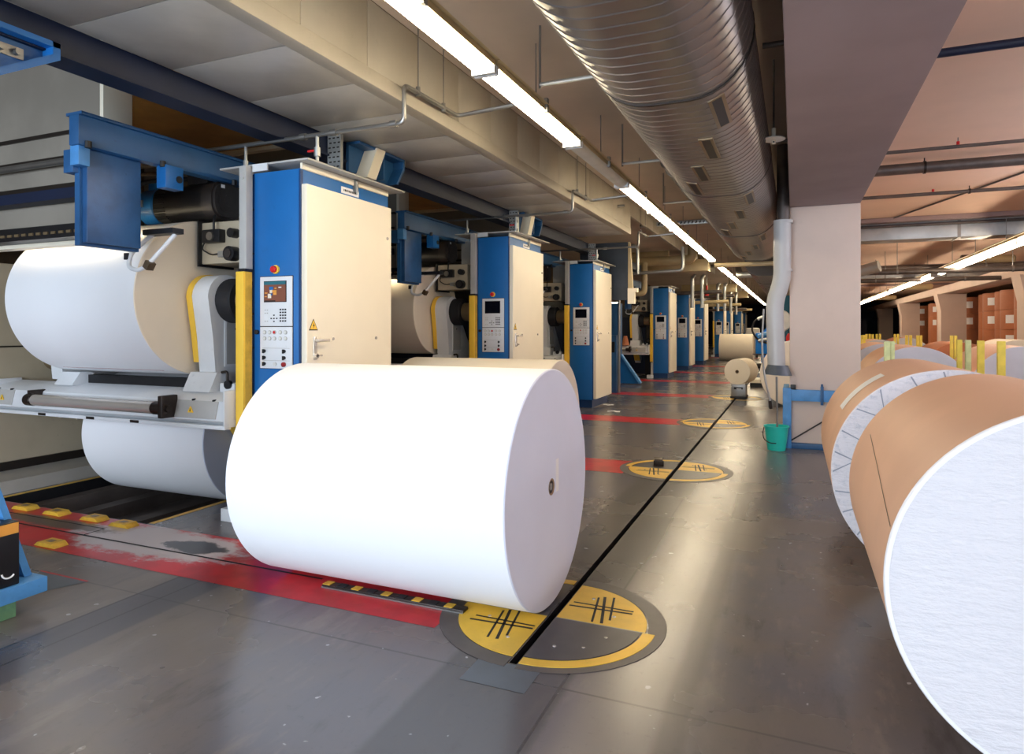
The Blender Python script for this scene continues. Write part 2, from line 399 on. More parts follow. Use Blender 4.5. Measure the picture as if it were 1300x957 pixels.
# ------------------------------------------------------------------ press control cabinets
def make_cabinet():
    X, Y = -3.5, 4.05
    t = thing('control_cabinet', (X - .24, Y + .6, 0), '', 'cabinet', 'press control cabinets along the aisle')
    b = MB('blue'); b.box(X - .475, X, Y, Y + 1.2, .15, 2.74, .008); b.m('blue_edge'); b.box(X - .478, X - .455, Y - .004, Y + .02, .15, 2.73)
    b.box(X - .012, X + .002, Y - .002, Y + .03, .15, 2.73)
    b.m('black')
    for z in (.5, .9, 1.35, 1.62, 2.1, 2.45): b.cyl((X - .466, Y - .006, z), (X - .466, Y + .01, z), .009, 8)
    b.build('body', t)
    b = MB('blue_edge'); b.box(X - .45, X - .03, Y + .04, Y + 1.16, 0, .15); b.build('plinth', t)
    b = MB('cream'); b.box(X, X + .055, Y + .012, Y + 1.17, .17, 2.62, .008); d = b.build('door', t)
    b = MB('chrome'); x = X + .055; y, z = Y + .1, 1.36
    b.box(x, x + .012, y - .02, y + .02, z - .1, z + .08, .004); b.cyl((x, y, z + .05), (x + .05, y, z + .05), .013, 12)
    b.box(x + .038, x + .052, y - .01, y + .13, z + .04, z + .06, .005)
    b.cyl((x, y, z - .07), (x + .03, y, z - .07), .02, 14); b.box(x + .02, x + .03, y - .015, y + .06, z - .075, z - .062)
    b.build('handle', d)
    for yy, zz in ((.32, 1.42), (.92, 1.42), (1.1, 2.33)):
        b = MB('chrome'); b.cyl((x, Y + yy, zz), (x + .01, Y + yy, zz), .013, 12); b.build('bolt', d)
    b = MB('black'); x = X + .0555; yc, zc = Y + .085, 1.53
    def tri(s, dx): b.prism([(yc - s, zc - s * .8), (yc + s, zc - s * .8), (yc, zc + s * .95)], 'x', x, x + dx)
    tri(.052, .002); b.m('yellow'); tri(.041, .0035); b.m('black')
    b.prism([(yc + .004, zc + .022), (yc - .011, zc - .006), (yc - .001, zc - .006), (yc - .004, zc - .028), (yc + .011, zc + .002), (yc + .001, zc + .002)], 'x', x + .003, x + .0045)
    b.build('warning_sign', d)
    b = MB('label_white'); x = X + .001; b.box(X, X + .004, Y + .5, Y + .74, 2.645, 2.7)
    b.m('black'); b.m('rubber')
    random.seed(3); yy = Y + .53
    while yy < Y + .70:
        w = random.choice((.008, .012, .016)); b.box(X + .004, X + .0046, yy, yy + w, 2.664, 2.682); yy += w + .006
    b.build('name_plate', t)
    b = MB('cream'); b.box(X - .01, X + .012, Y + .01, Y + 1.19, 2.735, 2.785, .004); b.m('steel')
    b.box(X - .006, X + .03, Y + .66, Y + .7, 2.68, 2.8); b.cyl((X + .028, Y + .68, 2.66), (X + .028, Y + .68, 2.77), .008, 8)
    b.build('trim_strip', t)
    b = MB('grey_paint'); b.box(X - .8, X + .1, Y - .03, Y + 1.33, 2.79, 2.805, .003); b.m('white_paint'); b.box(X - .45, X - .3, Y - .032, Y - .02, 2.745, 2.803)
    b.build('top_plate', t)
    # operating panel
    b = MB('white_paint'); y = Y - .012
    def fx(v): return X - .39 + (v - 64) * .00121
    def fz(v): return 1.91 - (v - 140) * .00097
    b.box(X - .39, X - .07, y, Y + .004, 1.522, 1.91, .004); b.box(X - .39, X - .07, y, Y + .004, 1.19, 1.516, .004)
    b.m('dark_steel'); b.box(X - .395, X - .066, Y - .004, Y + .004, 1.186, 1.915)
    pn = b.build('control_panel', t)
    b = MB('rubber'); b.box(fx(98), fx(285), y - .002, y + .002, fz(347), fz(175)); b.m('screen_black'); b.box(fx(102), fx(281), y - .0035, y, fz(343), fz(179)); b.build('screen', pn)
    yy = y - .004
    b = MB('white_paint'); b.box(fx(227), fx(288), y - .002, y + .001, fz(507), fz(399)); b.m('rubber')
    for gx in (237, 257, 277):
        for gz in (407, 430, 453, 476, 499): b.box(fx(gx) - .008, fx(gx) + .008, yy, y - .0015, fz(gz) - .006, fz(gz) + .006)
    b.build('number_key_button', pn)
    b = MB('white_paint'); b.box(fx(150), fx(216), y - .002, y + .001, fz(510), fz(444)); b.m('rubber')
    for gx, gz in ((183, 452), (183, 478), (183, 502), (160, 478), (206, 478)): b.box(fx(gx) - .007, fx(gx) + .007, yy, y - .0015, fz(gz) - .005, fz(gz) + .005)
    b.build('arrow_key_button', pn)
    b = MB('white_paint'); b.box(fx(100), fx(138), y - .002, y + .001, fz(508), fz(402)); b.m('grey_paint')
    for gx in (110, 128):
        for gz in (410, 435, 500): b.box(fx(gx) - .006, fx(gx) + .006, yy + .001, y - .0015, fz(gz) - .004, fz(gz) + .004)
    b.build('function_key_button', pn)
    b = MB('grey_paint')
    for gx in (105, 147, 187, 235, 278):
        for gz in (590, 640):
            b.m('grey_paint'); b.cyl((fx(gx), y - .006, fz(gz)), (fx(gx), y, fz(gz)), .016, 14)
            b.m('red' if (gx, gz) == (187, 590) else 'clear_grey'); b.cyl((fx(gx), y - .01, fz(gz)), (fx(gx), y - .005, fz(gz)), .011, 14)
    b.m('clear_grey'); b.cyl((fx(192), y - .01, fz(845)), (fx(192), y, fz(845)), .015, 14)
    b.m('grey_paint')
    for gz in (718, 818): b.box(fx(84), fx(310), y - .0015, y, fz(gz) - .0015, fz(gz) + .0015)
    b.build('push_button', pn)
    for gx in (103, 268):
        for gz in (742, 795, 845):
            if (gx, gz) == (268, 845): continue
            b = MB('rubber'); b.cyl((fx(gx), y - .01, fz(gz)), (fx(gx), y, fz(gz)), .013, 14); b.box(fx(gx) - .004, fx(gx) + .004, y - .026, y - .008, fz(gz) - .017, fz(gz) + .015, .002)
            b.build('switch', pn)
    b = MB('red_dark'); b.cyl((fx(267), y - .022, fz(848)), (fx(267), y, fz(848)), .019, 16, .004); b.build('stop_button', pn)
    b = MB('yellow'); b.cyl((X - .235, Y - .02, 1.965), (X - .235, Y + .003, 1.965), .034, 20, .004); b.m('red'); b.cyl((X - .235, Y - .05, 1.965), (X - .235, Y - .018, 1.965), .026, 20, .008)
    b.build('emergency_button', t)
    b = MB('rubber'); b.cyl((X - .425, Y - .025, 1.475), (X - .425, Y + .002, 1.475), .018, 14, .003); b.build('key_lock', t)
    return t
CY = [0, 4.06, 8.08, 16.25, 20.5, 24.75, 33.2, 37.5, 46.2, 50.8]
CL = ['blue control cabinet beside the large white paper roll, its screen lit brown',
      'second blue control cabinet in the row, just behind the cream roll on the floor',
      'third blue control cabinet in the row, with the dark curtain panel behind it',
      'fourth blue control cabinet, right after the blue gusset stand and copper core stub',
      'fifth blue control cabinet, squeezed between the fourth and the sixth',
      'sixth blue control cabinet, last before the gap showing a yellow post',
      'seventh blue control cabinet, standing behind the yellow post and the distant roll',
      'eighth blue control cabinet, half hidden behind the seventh',
      'ninth blue control cabinet, second from the far end of the row',
      'tenth blue control cabinet, a sliver at the far end of the row']
cab = make_cabinet(); cab['label'] = CL[0]
for k in range(1, 10): dup(cab, CY[k], CL[k])
# picture on the first cabinet's screen
pn = [o for o in cab.children if o.name.startswith('control_panel')][0]
sc = [o for o in pn.children if o.name.startswith('screen')][0]
X, Y = -3.5, 4.05; y = Y - .016
def fx(v): return X - .39 + (v - 64) * .00121
def fz(v): return 1.91 - (v - 140) * .00097
b = MB('screen_brown'); b.box(fx(103), fx(280), y - .001, y, fz(342), fz(180)); b.m('screen_teal'); b.box(fx(103), fx(280), y - .0015, y, fz(206), fz(180))
for m_, x0, z0, x1, z1 in (('blue', 146, 222, 178, 248), ('paper_cream', 150, 246, 172, 272), ('orange', 168, 250, 206, 266), ('orange', 180, 268, 206, 288), ('paper_cream', 134, 278, 162, 314), ('paper_white', 222, 224, 246, 232),
                           ('orange', 108, 268, 130, 276), ('orange', 106, 298, 126, 304), ('black', 106, 332, 196, 341), ('blue', 158, 276, 170, 292), ('orange', 190, 230, 206, 240)):
    b.m(m_); b.box(fx(x0), fx(x1), y - .002, y, fz(z1), fz(z0))
b.build('picture', sc)

# ------------------------------------------------------------------ light guard posts beside the cabinets
def make_post():
    t = thing('guard_post', (-4.01, 3.98, 0), '', 'post', 'light guard posts at the reel stands')
    b = MB('yellow'); b.box(-4.035, -3.957, 3.93, 4.02, .5, 1.95, .004); b.m('yellow_worn'); b.box(-3.96, -3.955, 3.95, 4.02, .5, 1.95); b.build('yellow_cover', t)
    b = MB('grey_paint'); b.box(-4.03, -3.957, 3.96, 4.03, 1.97, 2.785, .004); b.m('black'); b.box(-4.03, -3.957, 3.95, 4.03, 1.95, 1.975)
    b.m('grey_paint'); b.cyl((-3.99, 3.955, 2.69), (-3.99, 3.97, 2.69), .014, 12); b.build('upper_post', t)
    b = MB('grey_paint'); b.box(-4.02, -3.955, 3.96, 4.02, .1, .5, .004); b.m('black'); b.box(-4.03, -3.957, 3.95, 4.03, .48, .5); b.build('lower_post', t)
    b = MB('white_paint'); b.box(-4.12, -3.95, 3.86, 4.04, 0, .1, .008); b.build('foot', t)
    return t
PL = ['yellow light guard post between the first reel stand and the first cabinet', 'yellow light guard post touching the second blue cabinet', 'yellow light guard post touching the third blue cabinet',
      'yellow light guard post with white foot before the fourth blue cabinet', 'thin distant yellow guard post before the seventh blue cabinet']
post = make_post(); post['label'] = PL[0]
PY = [0, 4.06, 8.08, 16.25, 33.2]
for k in range(1, 5): dup(post, PY[k], PL[k])

# ------------------------------------------------------------------ reel stands
def arc(cx, cy, r, a0, a1, n=12): return [(cx + r * math.cos(a0 + (a1 - a0) * k / n), cy + r * math.sin(a0 + (a1 - a0) * k / n)) for k in range(n + 1)]
def make_stand():
    t = thing('reel_stand', (-5.4, 4.6, 0), '', 'reel stand', 'reel stands feeding the presses')
    # white tray across the front
    b = MB('white_paint'); b.prism([(4.12, 1.0), (3.93, .965), (3.875, .93), (3.84, .78), (3.9, .74), (4.12, .72)], 'x', -7.04, -4.06)
    b.box(-4.06, -4.048, 3.83, 4.13, .73, 1.02, .002); b.box(-7.052, -7.04, 3.83, 4.13, .73, 1.02, .002)
    b.box(-7.04, -4.05, 3.835, 3.9, .715, .745, .004)
    b.m('grey_paint'); b.box(-4.62, -4.15, 3.85, 3.87, .79, .93, .004, RX(-.24)); b.box(-6.98, -6.7, 3.85, 3.87, .79, .93, .004, RX(-.24))
    b.m('black')
    for x in (-4.2, -4.42, -6.75, -6.95): b.cyl((x, 3.86, .935), (x, 3.89, .935), .008, 8)
    b.m('duct_seam')
    for x in (-5.05, -5.6, -6.25): b.box(x - .05, x + .05, 3.83, 3.838, .72, .742)
    tr = b.build('tray', t)
    for x in (-4.42, -6.85):
        b = MB('yellow'); b.prism([(x - .03, .835), (x + .03, .835), (x, .885)], 'y', 3.838, 3.845); b.m('black'); b.prism([(x - .006, .845), (x + .006, .845), (x, .87)], 'y', 3.8365, 3.84); b.build('warning_sticker', tr)
    b = MB('chrome'); b.cyl((-6.25, 3.775, .865), (-4.74, 3.775, .865), .05, 28); b.m('dark_steel'); b.cyl((-6.36, 3.775, .865), (-6.25, 3.775, .865), .054, 24, .012); b.cyl((-4.74, 3.775, .865), (-4.62, 3.775, .865), .054, 24, .008)
    gr = b.build('guide_roller', t)
    b = MB('dark_steel'); b.box(-4.64, -4.59, 3.72, 3.87, .79, .97, .01); b.cyl((-4.595, 3.775, .865), (-4.57, 3.775, .865), .03, 16); b.build('roller_bracket', gr)
    b = MB('dark_steel'); b.box(-6.34, -6.3, 3.76, 3.9, .86, .95, .008); b.build('roller_bracket', gr)
    b = MB('black'); b.box(-6.4, -4.7, 4.125, 4.22, .95, 1.075); b.build('gap_shade_strip', t)  # added black strip paints the dark gap between tray and upper roll
    b = MB('tube_lit'); b.cyl((-6.3, 3.7, 2.3), (-4.95, 3.7, 2.3), .013, 10); b.m('grey_paint'); b.box(-6.35, -4.9, 3.68, 3.74, 2.32, 2.36); b.build('work_lamp', t)
    # swivelling arms, one each end of the upper roll
    for xa, xb, side in ((-4.68, -4.44, 1), (-6.62, -6.4, -1)):
        head = arc(4.23, 1.76, .2, PI * .02, PI * .98)
        prof = head + [(4.08, 1.45), (4.12, 1.02), (4.95, 1.02), (4.68, 1.35), (4.5, 1.6)]
        b = MB('white_paint'); b.prism(prof, 'x', xa + .06, xb)
        if side > 0:
            b.box(xb, xb + .008, 4.2, 4.46, 1.18, 1.58, .003); b.m('grey_paint'); b.box(xb + .006, xb + .0085, 4.22, 4.44, 1.2, 1.56); b.m('duct_seam'); b.cyl((xb, 4.32, 1.5), (xb + .012, 4.32, 1.5), .012, 8)
        a = b.build('swivel_arm', t)
        b = MB('yellow'); outer = arc(4.23, 1.76, .206, PI * .3, PI * .98) + [(4.075, 1.45), (4.1, 1.22), (4.14, 1.22), (4.16, 1.45)] + arc(4.23, 1.76, .12, PI * .98, PI * .3)
        b.prism(outer, 'x', xa, xa + .06); b.build('guard_strip', a)
        if side > 0:
            b = MB('rubber'); b.cyl((xb, 4.28, 1.74), (xb + .16, 4.28, 1.74), .19, 32, .012); b.m('bronze'); b.cyl((xb + .16, 4.28, 1.74), (xb + .34, 4.28, 1.74), .13, 28, .01); b.m('label_white'); b.cyl((xb + .34, 4.28, 1.74), (xb + .345, 4.28, 1.74), .06, 20); b.build('brake_hub', a)
        lo = [(4.2, 1.0), (4.9, 1.0), (4.78, .55), (4.66, .42), (4.54, .52)]
        b = MB('white_paint'); xl = (-4.64, -4.47) if side > 0 else (-6.5, -6.32)
        b.prism(lo, 'x', *xl); b.m('yellow'); b.prism([(4.18, 1.0), (4.21, 1.0), (4.55, .5), (4.52, .5)], 'x', *xl); b.build('swivel_arm', t)
    b = MB('white_paint'); b.prism([(3.97, .985), (4.2, .985), (4.17, 1.14), (4.05, 1.14)], 'x', -4.66, -4.36); b.m('duct_seam'); b.tube([(-4.36, 4.1, 1.14), (-4.3, 4.1, 1.15), (-4.3, 4.1, 1.0)], .012)
    b.m('white_paint'); b.box(-4.3, -4.14, 4.02, 4.12, .985, 1.06, .01); b.m('black'); b.cyl((-4.2, 4.0, 1.05), (-4.2, 4.03, 1.05), .035, 14); b.build('splice_block', t)
    b = MB('white_paint'); b.prism([(3.97, .985), (4.2, .985), (4.17, 1.1), (4.05, 1.1)], 'x', -6.3, -6.05); b.build('splice_block', t)
    # far side frame of the machine
    b = MB('beige_steel'); b.box(-7.4, -7.08, 3.62, 5.9, .2, 2.14, .01); b.m('duct_seam'); b.box(-7.4, -7.072, 3.62, 5.9, 1.32, 1.335); b.box(-7.4, -7.06, 3.6, 5.9, .12, .2)
    b.m('black'); b.cyl((-7.08, 4.65, .72), (-7.03, 4.65, .72), .13, 24); b.m('beige_steel')
    for k in range(6): b.cyl((-7.08, 4.65 + .19 * math.cos(k), .72 + .19 * math.sin(k)), (-7.06, 4.65 + .19 * math.cos(k), .72 + .19 * math.sin(k)), .015, 8)
    b.m('grey_panel'); b.box(-7.4, -6.56, 3.62, 5.9, 0, .12); b.m('bronze'); b.cyl((-7.07, 4.45, 1.2), (-6.75, 4.45, 1.2), .12, 24, .02); b.build('side_frame', t)
    b = MB('blue_navy'); b.box(-6.6, -4.2, 5.75, 5.85, .0, 2.2); b.m('black'); b.box(-6.6, -4.0, 5.6, 5.75, 1.9, 2.3); b.build('rear_panel', t)
    b = MB('black'); b.box(-4.35, -4.0, 4.75, 5.3, 0, 2.1); b.m('brown_grease'); b.box(-4.3, -3.99, 4.7, 4.76, 1.2, 1.6)
    for k in range(7): b.cyl((-4.28 + .04 * k, 4.7, 1.0 + .13 * k), (-4.28 + .04 * k, 4.62, 1.0 + .13 * k), .04, 10)
    b.build('gear_case', t)
    # blue overhead side beam with its box
    b = MB('blue_dark'); b.box(-4.54, -4.44, 2.96, 5.35, 2.75, 2.96, .006); b.box(-4.57, -4.41, 2.96, 5.35, 2.95, 2.97); b.m('black')
    for y in (3.02, 3.6, 4.3, 4.7): b.cyl((-4.43, y, 2.735), (-4.43, y, 2.78), .022, 8)
    b.build('side_beam', t)
    b = MB('blue_grime'); b.box(-4.56, -4.5, 3.06, 3.47, 2.1, 2.75, .006); b.m('blue_dark'); b.box(-4.6, -4.55, 3.04, 3.49, 2.08, 2.73); b.m('blue_light'); b.box(-4.56, -4.47, 2.98, 3.06, 2.62, 2.76, .005); b.m('blue_dark'); b.box(-4.66, -4.56, 3.0, 3.1, 2.58, 2.74, .005); b.build('gear_box', t)
    b = MB('blue'); b.box(-4.5, -4.4, 3.6, 3.76, 2.58, 2.755, .006); b.m('black'); b.cyl((-4.395, 3.72, 2.66), (-4.405, 3.72, 2.66), .028, 14); b.build('bearing_block', t)
    # drive motor
    b = MB('blue'); b.cyl((-5.42, 4.28, 2.6), (-5.2, 4.28, 2.6), .165, 32, .02); b.box(-5.36, -5.22, 4.2, 4.36, 2.7, 2.85, .02); b.m('chrome'); b.box(-5.33, -5.31, 4.1, 4.125, 2.58, 2.64); b.build('gear_motor_flange', t)
    sq = [(r * math.copysign(abs(math.cos(a)) ** .75, math.cos(a)), r * math.copysign(abs(math.sin(a)) ** .75, math.sin(a))) for r in (.158,) for a in [2 * PI * k / 36 for k in range(36)]]
    b = MB('motor_black'); b.prism([(4.28 + p, 2.6 + q) for p, q in sq], 'x', -5.2, -4.62)
    for k in range(36):
        a = 2 * PI * k / 36; p, q = sq[k]; b.box(-5.18, -5.06, 4.28 + p * 1.02 - .004, 4.28 + p * 1.02 + .004, 2.6 + q * 1.02 - .004, 2.6 + q * 1.02 + .004)
    mo = b.build('motor', t)
    b = MB('motor_cap'); ring = lambda s: [(4.28 + p * s, 2.6 + q * s) for p, q in sq]
    b.prism(ring(1.03), 'x', -4.62, -4.5); b.prism(ring(.93), 'x', -4.5, -4.475); b.prism(ring(.62), 'x', -4.475, -4.47); b.prism(ring(.3), 'x', -4.47, -4.465)
    b.m('label_white'); b.box(-4.475, -4.473, 4.2, 4.24, 2.7, 2.73); b.build('fan_cover', mo)
    b = MB('black'); b.box(-4.86, -4.62, 4.19, 4.36, 2.75, 2.88, .006); b.m('motor_cap'); b.box(-4.62, -4.61, 4.18, 4.37, 2.755, 2.885); b.m('label_white'); b.box(-4.611, -4.607, 4.21, 4.34, 2.8, 2.83); b.build('terminal_box', mo)
    b = MB('rubber'); b.tube([(-5.4, 3.6, 2.78), (-5.3, 3.9, 2.7), (-5.15, 4.1, 2.8), (-4.86, 4.26, 2.82)], .02); b.m('brown_grease'); b.tube([(-5.35, 3.7, 2.75), (-5.25, 4.0, 2.84), (-5.0, 4.15, 2.86), (-4.9, 4.0, 2.8), (-4.7, 4.1, 2.9)], .016); b.m('brown_grease'); b.box(-5.0, -4.6, 4.45, 4.6, 2.72, 2.92); b.build('cable', mo)
    # box with small drives under the motor
    b = MB('beige_steel'); b.box(-4.64, -4.17, 4.15, 4.6, 2.05, 2.4, .006); b.m('black'); b.box(-4.66, -4.64, 4.12, 4.5, 2.03, 2.42); b.m('grey_panel'); b.box(-4.12, -3.99, 4.3, 4.9, 2.66, 2.78)
    b.m('grey_panel'); b.box(-4.5, -4.0, 4.6, 4.62, 2.4, 2.78); bx = b.build('drive_box', t)
    b = MB('black'); b.box(-4.57, -4.37, 4.08, 4.15, 2.22, 2.33, .01); b.m('steel'); b.cyl((-4.46, 4.06, 2.27), (-4.46, 4.08, 2.27), .035, 14); b.m('black'); b.tube([(-4.45, 4.1, 2.32), (-4.44, 4.09, 2.4), (-4.46, 4.12, 2.45)], .01); b.build('drive_unit', bx)
    b = MB('black'); b.cyl((-4.26, 4.07, 2.12), (-4.26, 4.15, 2.12), .06, 18); b.m('motor_cap'); b.cyl((-4.26, 4.06, 2.12), (-4.26, 4.07, 2.12), .035, 14); b.build('drive_unit', bx)
    b = MB('black'); b.cyl((-4.25, 4.08, 2.29), (-4.25, 4.15, 2.29), .04, 14); b.build('drive_unit', bx)
    b = MB('galv'); b.box(-4.43, -4.37, 4.12, 4.15, 2.1, 2.15); b.m('black'); b.tube([(-4.57, 4.12, 2.24), (-4.59, 4.1, 2.17), (-4.5, 4.12, 2.12), (-4.43, 4.13, 2.13)], .006); b.build('sensor', bx)
    # bent paper feeler hanging in front of the roll end
    b = MB('white_paint')
    b.tube([(-4.55, 3.62, 2.24), (-4.68, 3.52, 2.08), (-4.68, 3.5, 1.97), (-4.56, 3.5, 1.94), (-4.48, 3.52, 1.99), (-4.32, 3.62, 2.22)], .017, 10, .06); b.m('rubber'); b.box(-4.715, -4.675, 3.49, 3.53, 2.03, 2.08); b.m('brown_grease'); b.box(-4.5, -4.45, 3.49, 3.55, 1.95, 2.01, 0, RY(.6))
    b.m('black'); b.box(-4.6, -4.28, 3.56, 3.66, 2.22, 2.26); b.build('paper_feeler', t)
    return t
SL = ['reel stand holding the tall white roll, white tray and chrome roller in front', 'second reel stand, seen between the first and second blue cabinets', 'third reel stand, a narrow view between the second and third blue cabinets',
      'fourth reel stand, empty but for a core stub, before the fourth cabinet']
stand = make_stand(); stand['label'] = SL[0]
for k in range(1, 4): dup(stand, CY[k], SL[k])

# ------------------------------------------------------------------ upper press housings
def make_housing():
    t = thing('press_housing', (-6.8, 3.5, 2.2), '', 'press housing', 'upper press housings above the reel stands')
    b = MB('housing'); b.box(-9.6, -4.83, 3.4, 3.58, 2.3, 4.9); b.m('duct_seam'); b.box(-9.6, -4.84, 3.385, 3.42, 3.02, 3.05); b.box(-9.6, -4.84, 3.39, 3.42, 2.6, 2.64); b.build('front_wall', t)
    b = MB('cream'); b.box(-4.83, -4.79, 3.38, 3.62, 2.3, 4.9, .004); b.build('edge_post', t)
    b = MB('steel'); b.cyl((-9.5, 3.33, 2.79), (-4.86, 3.33, 2.79), .026, 14); b.m('duct_seam'); b.box(-9.5, -4.86, 3.37, 3.4, 2.82, 2.85); b.m('blue_navy'); b.box(-9.5, -4.86, 3.25, 3.37, 2.48, 2.56); b.build('web_roller', t)
    b = MB('black'); b.box(-9.5, -4.68, 3.3, 3.5, 2.2, 2.3); b.m('bronze')
    k = -9.4
    while k < -4.7: b.box(k, k + .05, 3.29, 3.3, 2.23, 2.25); k += .09
    b.m('cream'); b.box(-9.5, -4.68, 3.45, 3.56, 2.17, 2.2); b.build('brush_bar', t)
    b = MB('deck_brown'); b.box(-8.5, -4.1, 3.75, 5.6, 3.5, 3.54); b.m('beige_steel'); b.box(-8.5, -4.1, 5.6, 5.68, 3.46, 3.54); b.build('inner_shelf', t)
    return t
hs = make_housing(); hs['label'] = 'grey press housing with a cream edge post above the first reel stand'
dup(hs, 4.06, 'grey press housing above the second reel stand, its cream edge behind the first cabinet'); dup(hs, 8.08, 'grey press housing above the third reel stand, a sliver of cream edge')

# ------------------------------------------------------------------ paper rolls
def roll(name, o, axis, R, L, side, end, label, cat, group=None, rc=.045, seg=96, cover=False, edge=.006):
    """paper roll with a core; side / end materials; the axis starts at o"""
    ax = Vector(axis).normalized()
    mid = Vector(o) + ax * L / 2
    t = thing(name, (mid.x, mid.y, mid.z - R), label, cat, group)
    b = MB(side)
    pr = [(rc, .0), (R * .5, 0), (R - edge, 0), (R, edge), (R, L * .33), (R, L * .66), (R, L - edge), (R - edge, L), (R * .5, L), (rc, L)]
    b.lathe(pr, o, axis, seg, [end, end, end, side, side, side, end, end, end])
    b.build('wrapper' if cover else 'paper', t)
    b = MB('core_brown'); b.lathe([(rc * .8, .0), (rc, -.002), (rc, L + .002), (rc * .8, L), (rc * .8, 0)], o, axis, 24); b.build('core', t)
    return t
G = None
big = roll('paper_roll', (-2.9, 3.385, .644), (1, 0, 0), .638, 1.69, 'paper_white', 'paper_end', 'huge bright white paper roll lying on the red floor band at the first turntable', 'paper roll', seg=160)
b = MB('label_white'); b.box(-1.2105, -1.2085, 3.455, 3.50, .6, .78); b.build('label', big)
b = MB('dark_steel'); b.cyl((-1.23, 3.385, .64), (-1.2125, 3.385, .64), .037, 20); b.m('chrome'); b.box(-1.217, -1.208, 3.37, 3.39, .628, .663); b.build('core_plug', big)
tr = roll('paper_roll', (-6.33, 4.23, 1.765), (1, 0, 0), .66, 1.62, 'paper_white', 'paper_cream', 'large white paper roll clamped high in the first reel stand, above the tray', 'paper roll', seg=128)
b = MB('red_dark'); b.box(-6.2, -4.9, 3.99, 4.0, 1.148, 1.151); b.build('marker_line', tr)
roll('paper_roll', (-6.24, 4.8, .5), (1, 0, 0), .615, 1.57, 'paper_white', 'paper_end', 'white paper roll waiting low under the tray of the first reel stand', 'paper roll', seg=128)
roll('paper_roll', (-6.25, 8.29, 1.765), (1, 0, 0), .62, 1.54, 'paper_cream', 'paper_cream', 'cream paper roll clamped in the second reel stand behind the first cabinet', 'paper roll')
roll('paper_roll', (-3.72, 6.1, .6), (1, 0, 0), .6, 1.64, 'paper_cream', 'paper_cream', 'cream paper roll on the floor, its top showing behind the huge white roll', 'paper roll')
roll('paper_roll', (-3.25, 33, .63), (1, 0, 0), .63, 1.5, 'paper_cream', 'paper_cream', 'distant cream paper roll lying across the far lane near the seventh cabinet', 'paper roll', seg=64)
roll('paper_roll', (-2.3, 41.5, .63), (1, 0, 0), .63, 1.5, 'paper_cream', 'paper_cream', 'farthest cream paper roll in the aisle, behind the grey machine', 'paper roll', seg=64)
small = roll('paper_roll', (-1.12, 14.9, .585), (.22, 1, 0), .275, .62, 'paper_cream', 'paper_cream', 'small paper roll with a dark core hole riding on the steel cart', 'paper roll', rc=.04, seg=64)
rr = roll('paper_roll', (.02, 13.7, .632), (0, 1, 0), .63, 1.6, 'paper_white', 'paper_cream', 'white paper roll lying behind the concrete column, end towards the mop bucket', 'paper roll', seg=80)

def wrapped(x, y, label, end='end_grey', side='wrapper', L=1.62, R=.63, x_t=0, seg=80, grp='brown wrapped paper rolls lying on the floor'):
    return roll('wrapped_roll', (x, y, R + .002), (x_t, 1, 0), R, L, side, end, label, 'paper roll', grp, rc=.04, seg=seg, cover=True)
w1 = wrapped(.918, 2.61, 'brown wrapped roll with a crinkled white end, largest at the corner of the photo', 'cover_white', L=1.6, seg=160)
b = MB('paper_white'); b.lathe([(.616, -.003), (.629, -.0025), (.633, .004), (.633, .012)], (.918, 2.61, .632), (0, 1, 0), 96); b.build('folded_rim', w1)
b = MB('label_white'); a0, a1 = 1.1, 1.32
for k in range(6):
    q0, q1 = a0 + (a1 - a0) * k / 6, a0 + (a1 - a0) * (k + 1) / 6; r = .6325
    P = lambda q, y: (.918 + r * math.cos(q), y, .632 + r * math.sin(q))
    b.quad(P(q0, 3.9), P(q1, 3.9), P(q1, 3.94), P(q0, 3.94))
b.build('tape_strip', w1)
b = MB('brown_grease'); pa = [(2.62, 3.95), (2.66, 3.7), (2.72, 3.35), (2.8, 2.95), (2.86, 2.66)]
for (q0, y0_), (q1, y1_) in zip(pa, pa[1:]):
    P = lambda q, y: (.918 + .6312 * math.cos(q), y, .632 + .6312 * math.sin(q))
    b.quad(P(q0, y0_), P(q0 + .006, y0_), P(q1 + .006, y1_), P(q1, y1_))
b.build('wrapper_fold', w1)
w2 = wrapped(.84, 4.53, 'brown wrapped roll with a soiled ribbed white end, tape strip on its side', 'cover_dirty', L=1.6, seg=160)
b = MB('fold_grey')
for k in range(26):
    a = 2 * PI * k / 26 + .07 * math.sin(k * 7); r0, r1 = .4 + .08 * math.sin(k * 3.1), .62
    ca, sa = math.cos(a), math.sin(a); sk = .1 * math.sin(k * 2.3)
    P = lambda r, s_, d: (.84 + r * ca - s_ * sa, 4.53 - d, .632 + r * sa + s_ * ca)
    b.quad(P(r0, sk, .0006), P(r0, sk + .003, .0006), P(r1, .009, .003), P(r1, 0, .001))
b.build('end_fold', w2)
b = MB('label_white')
for k in range(10):
    q0, q1 = 2.05 + .55 * k / 10, 2.05 + .55 * (k + 1) / 10; r = .6335
    P = lambda q, y: (.84 + r * math.cos(q), y, .632 + r * math.sin(q))
    b.quad(P(q0, 4.95), P(q1, 4.95), P(q1, 5.18), P(q0, 5.18))
b.build('tape_strip', w2)
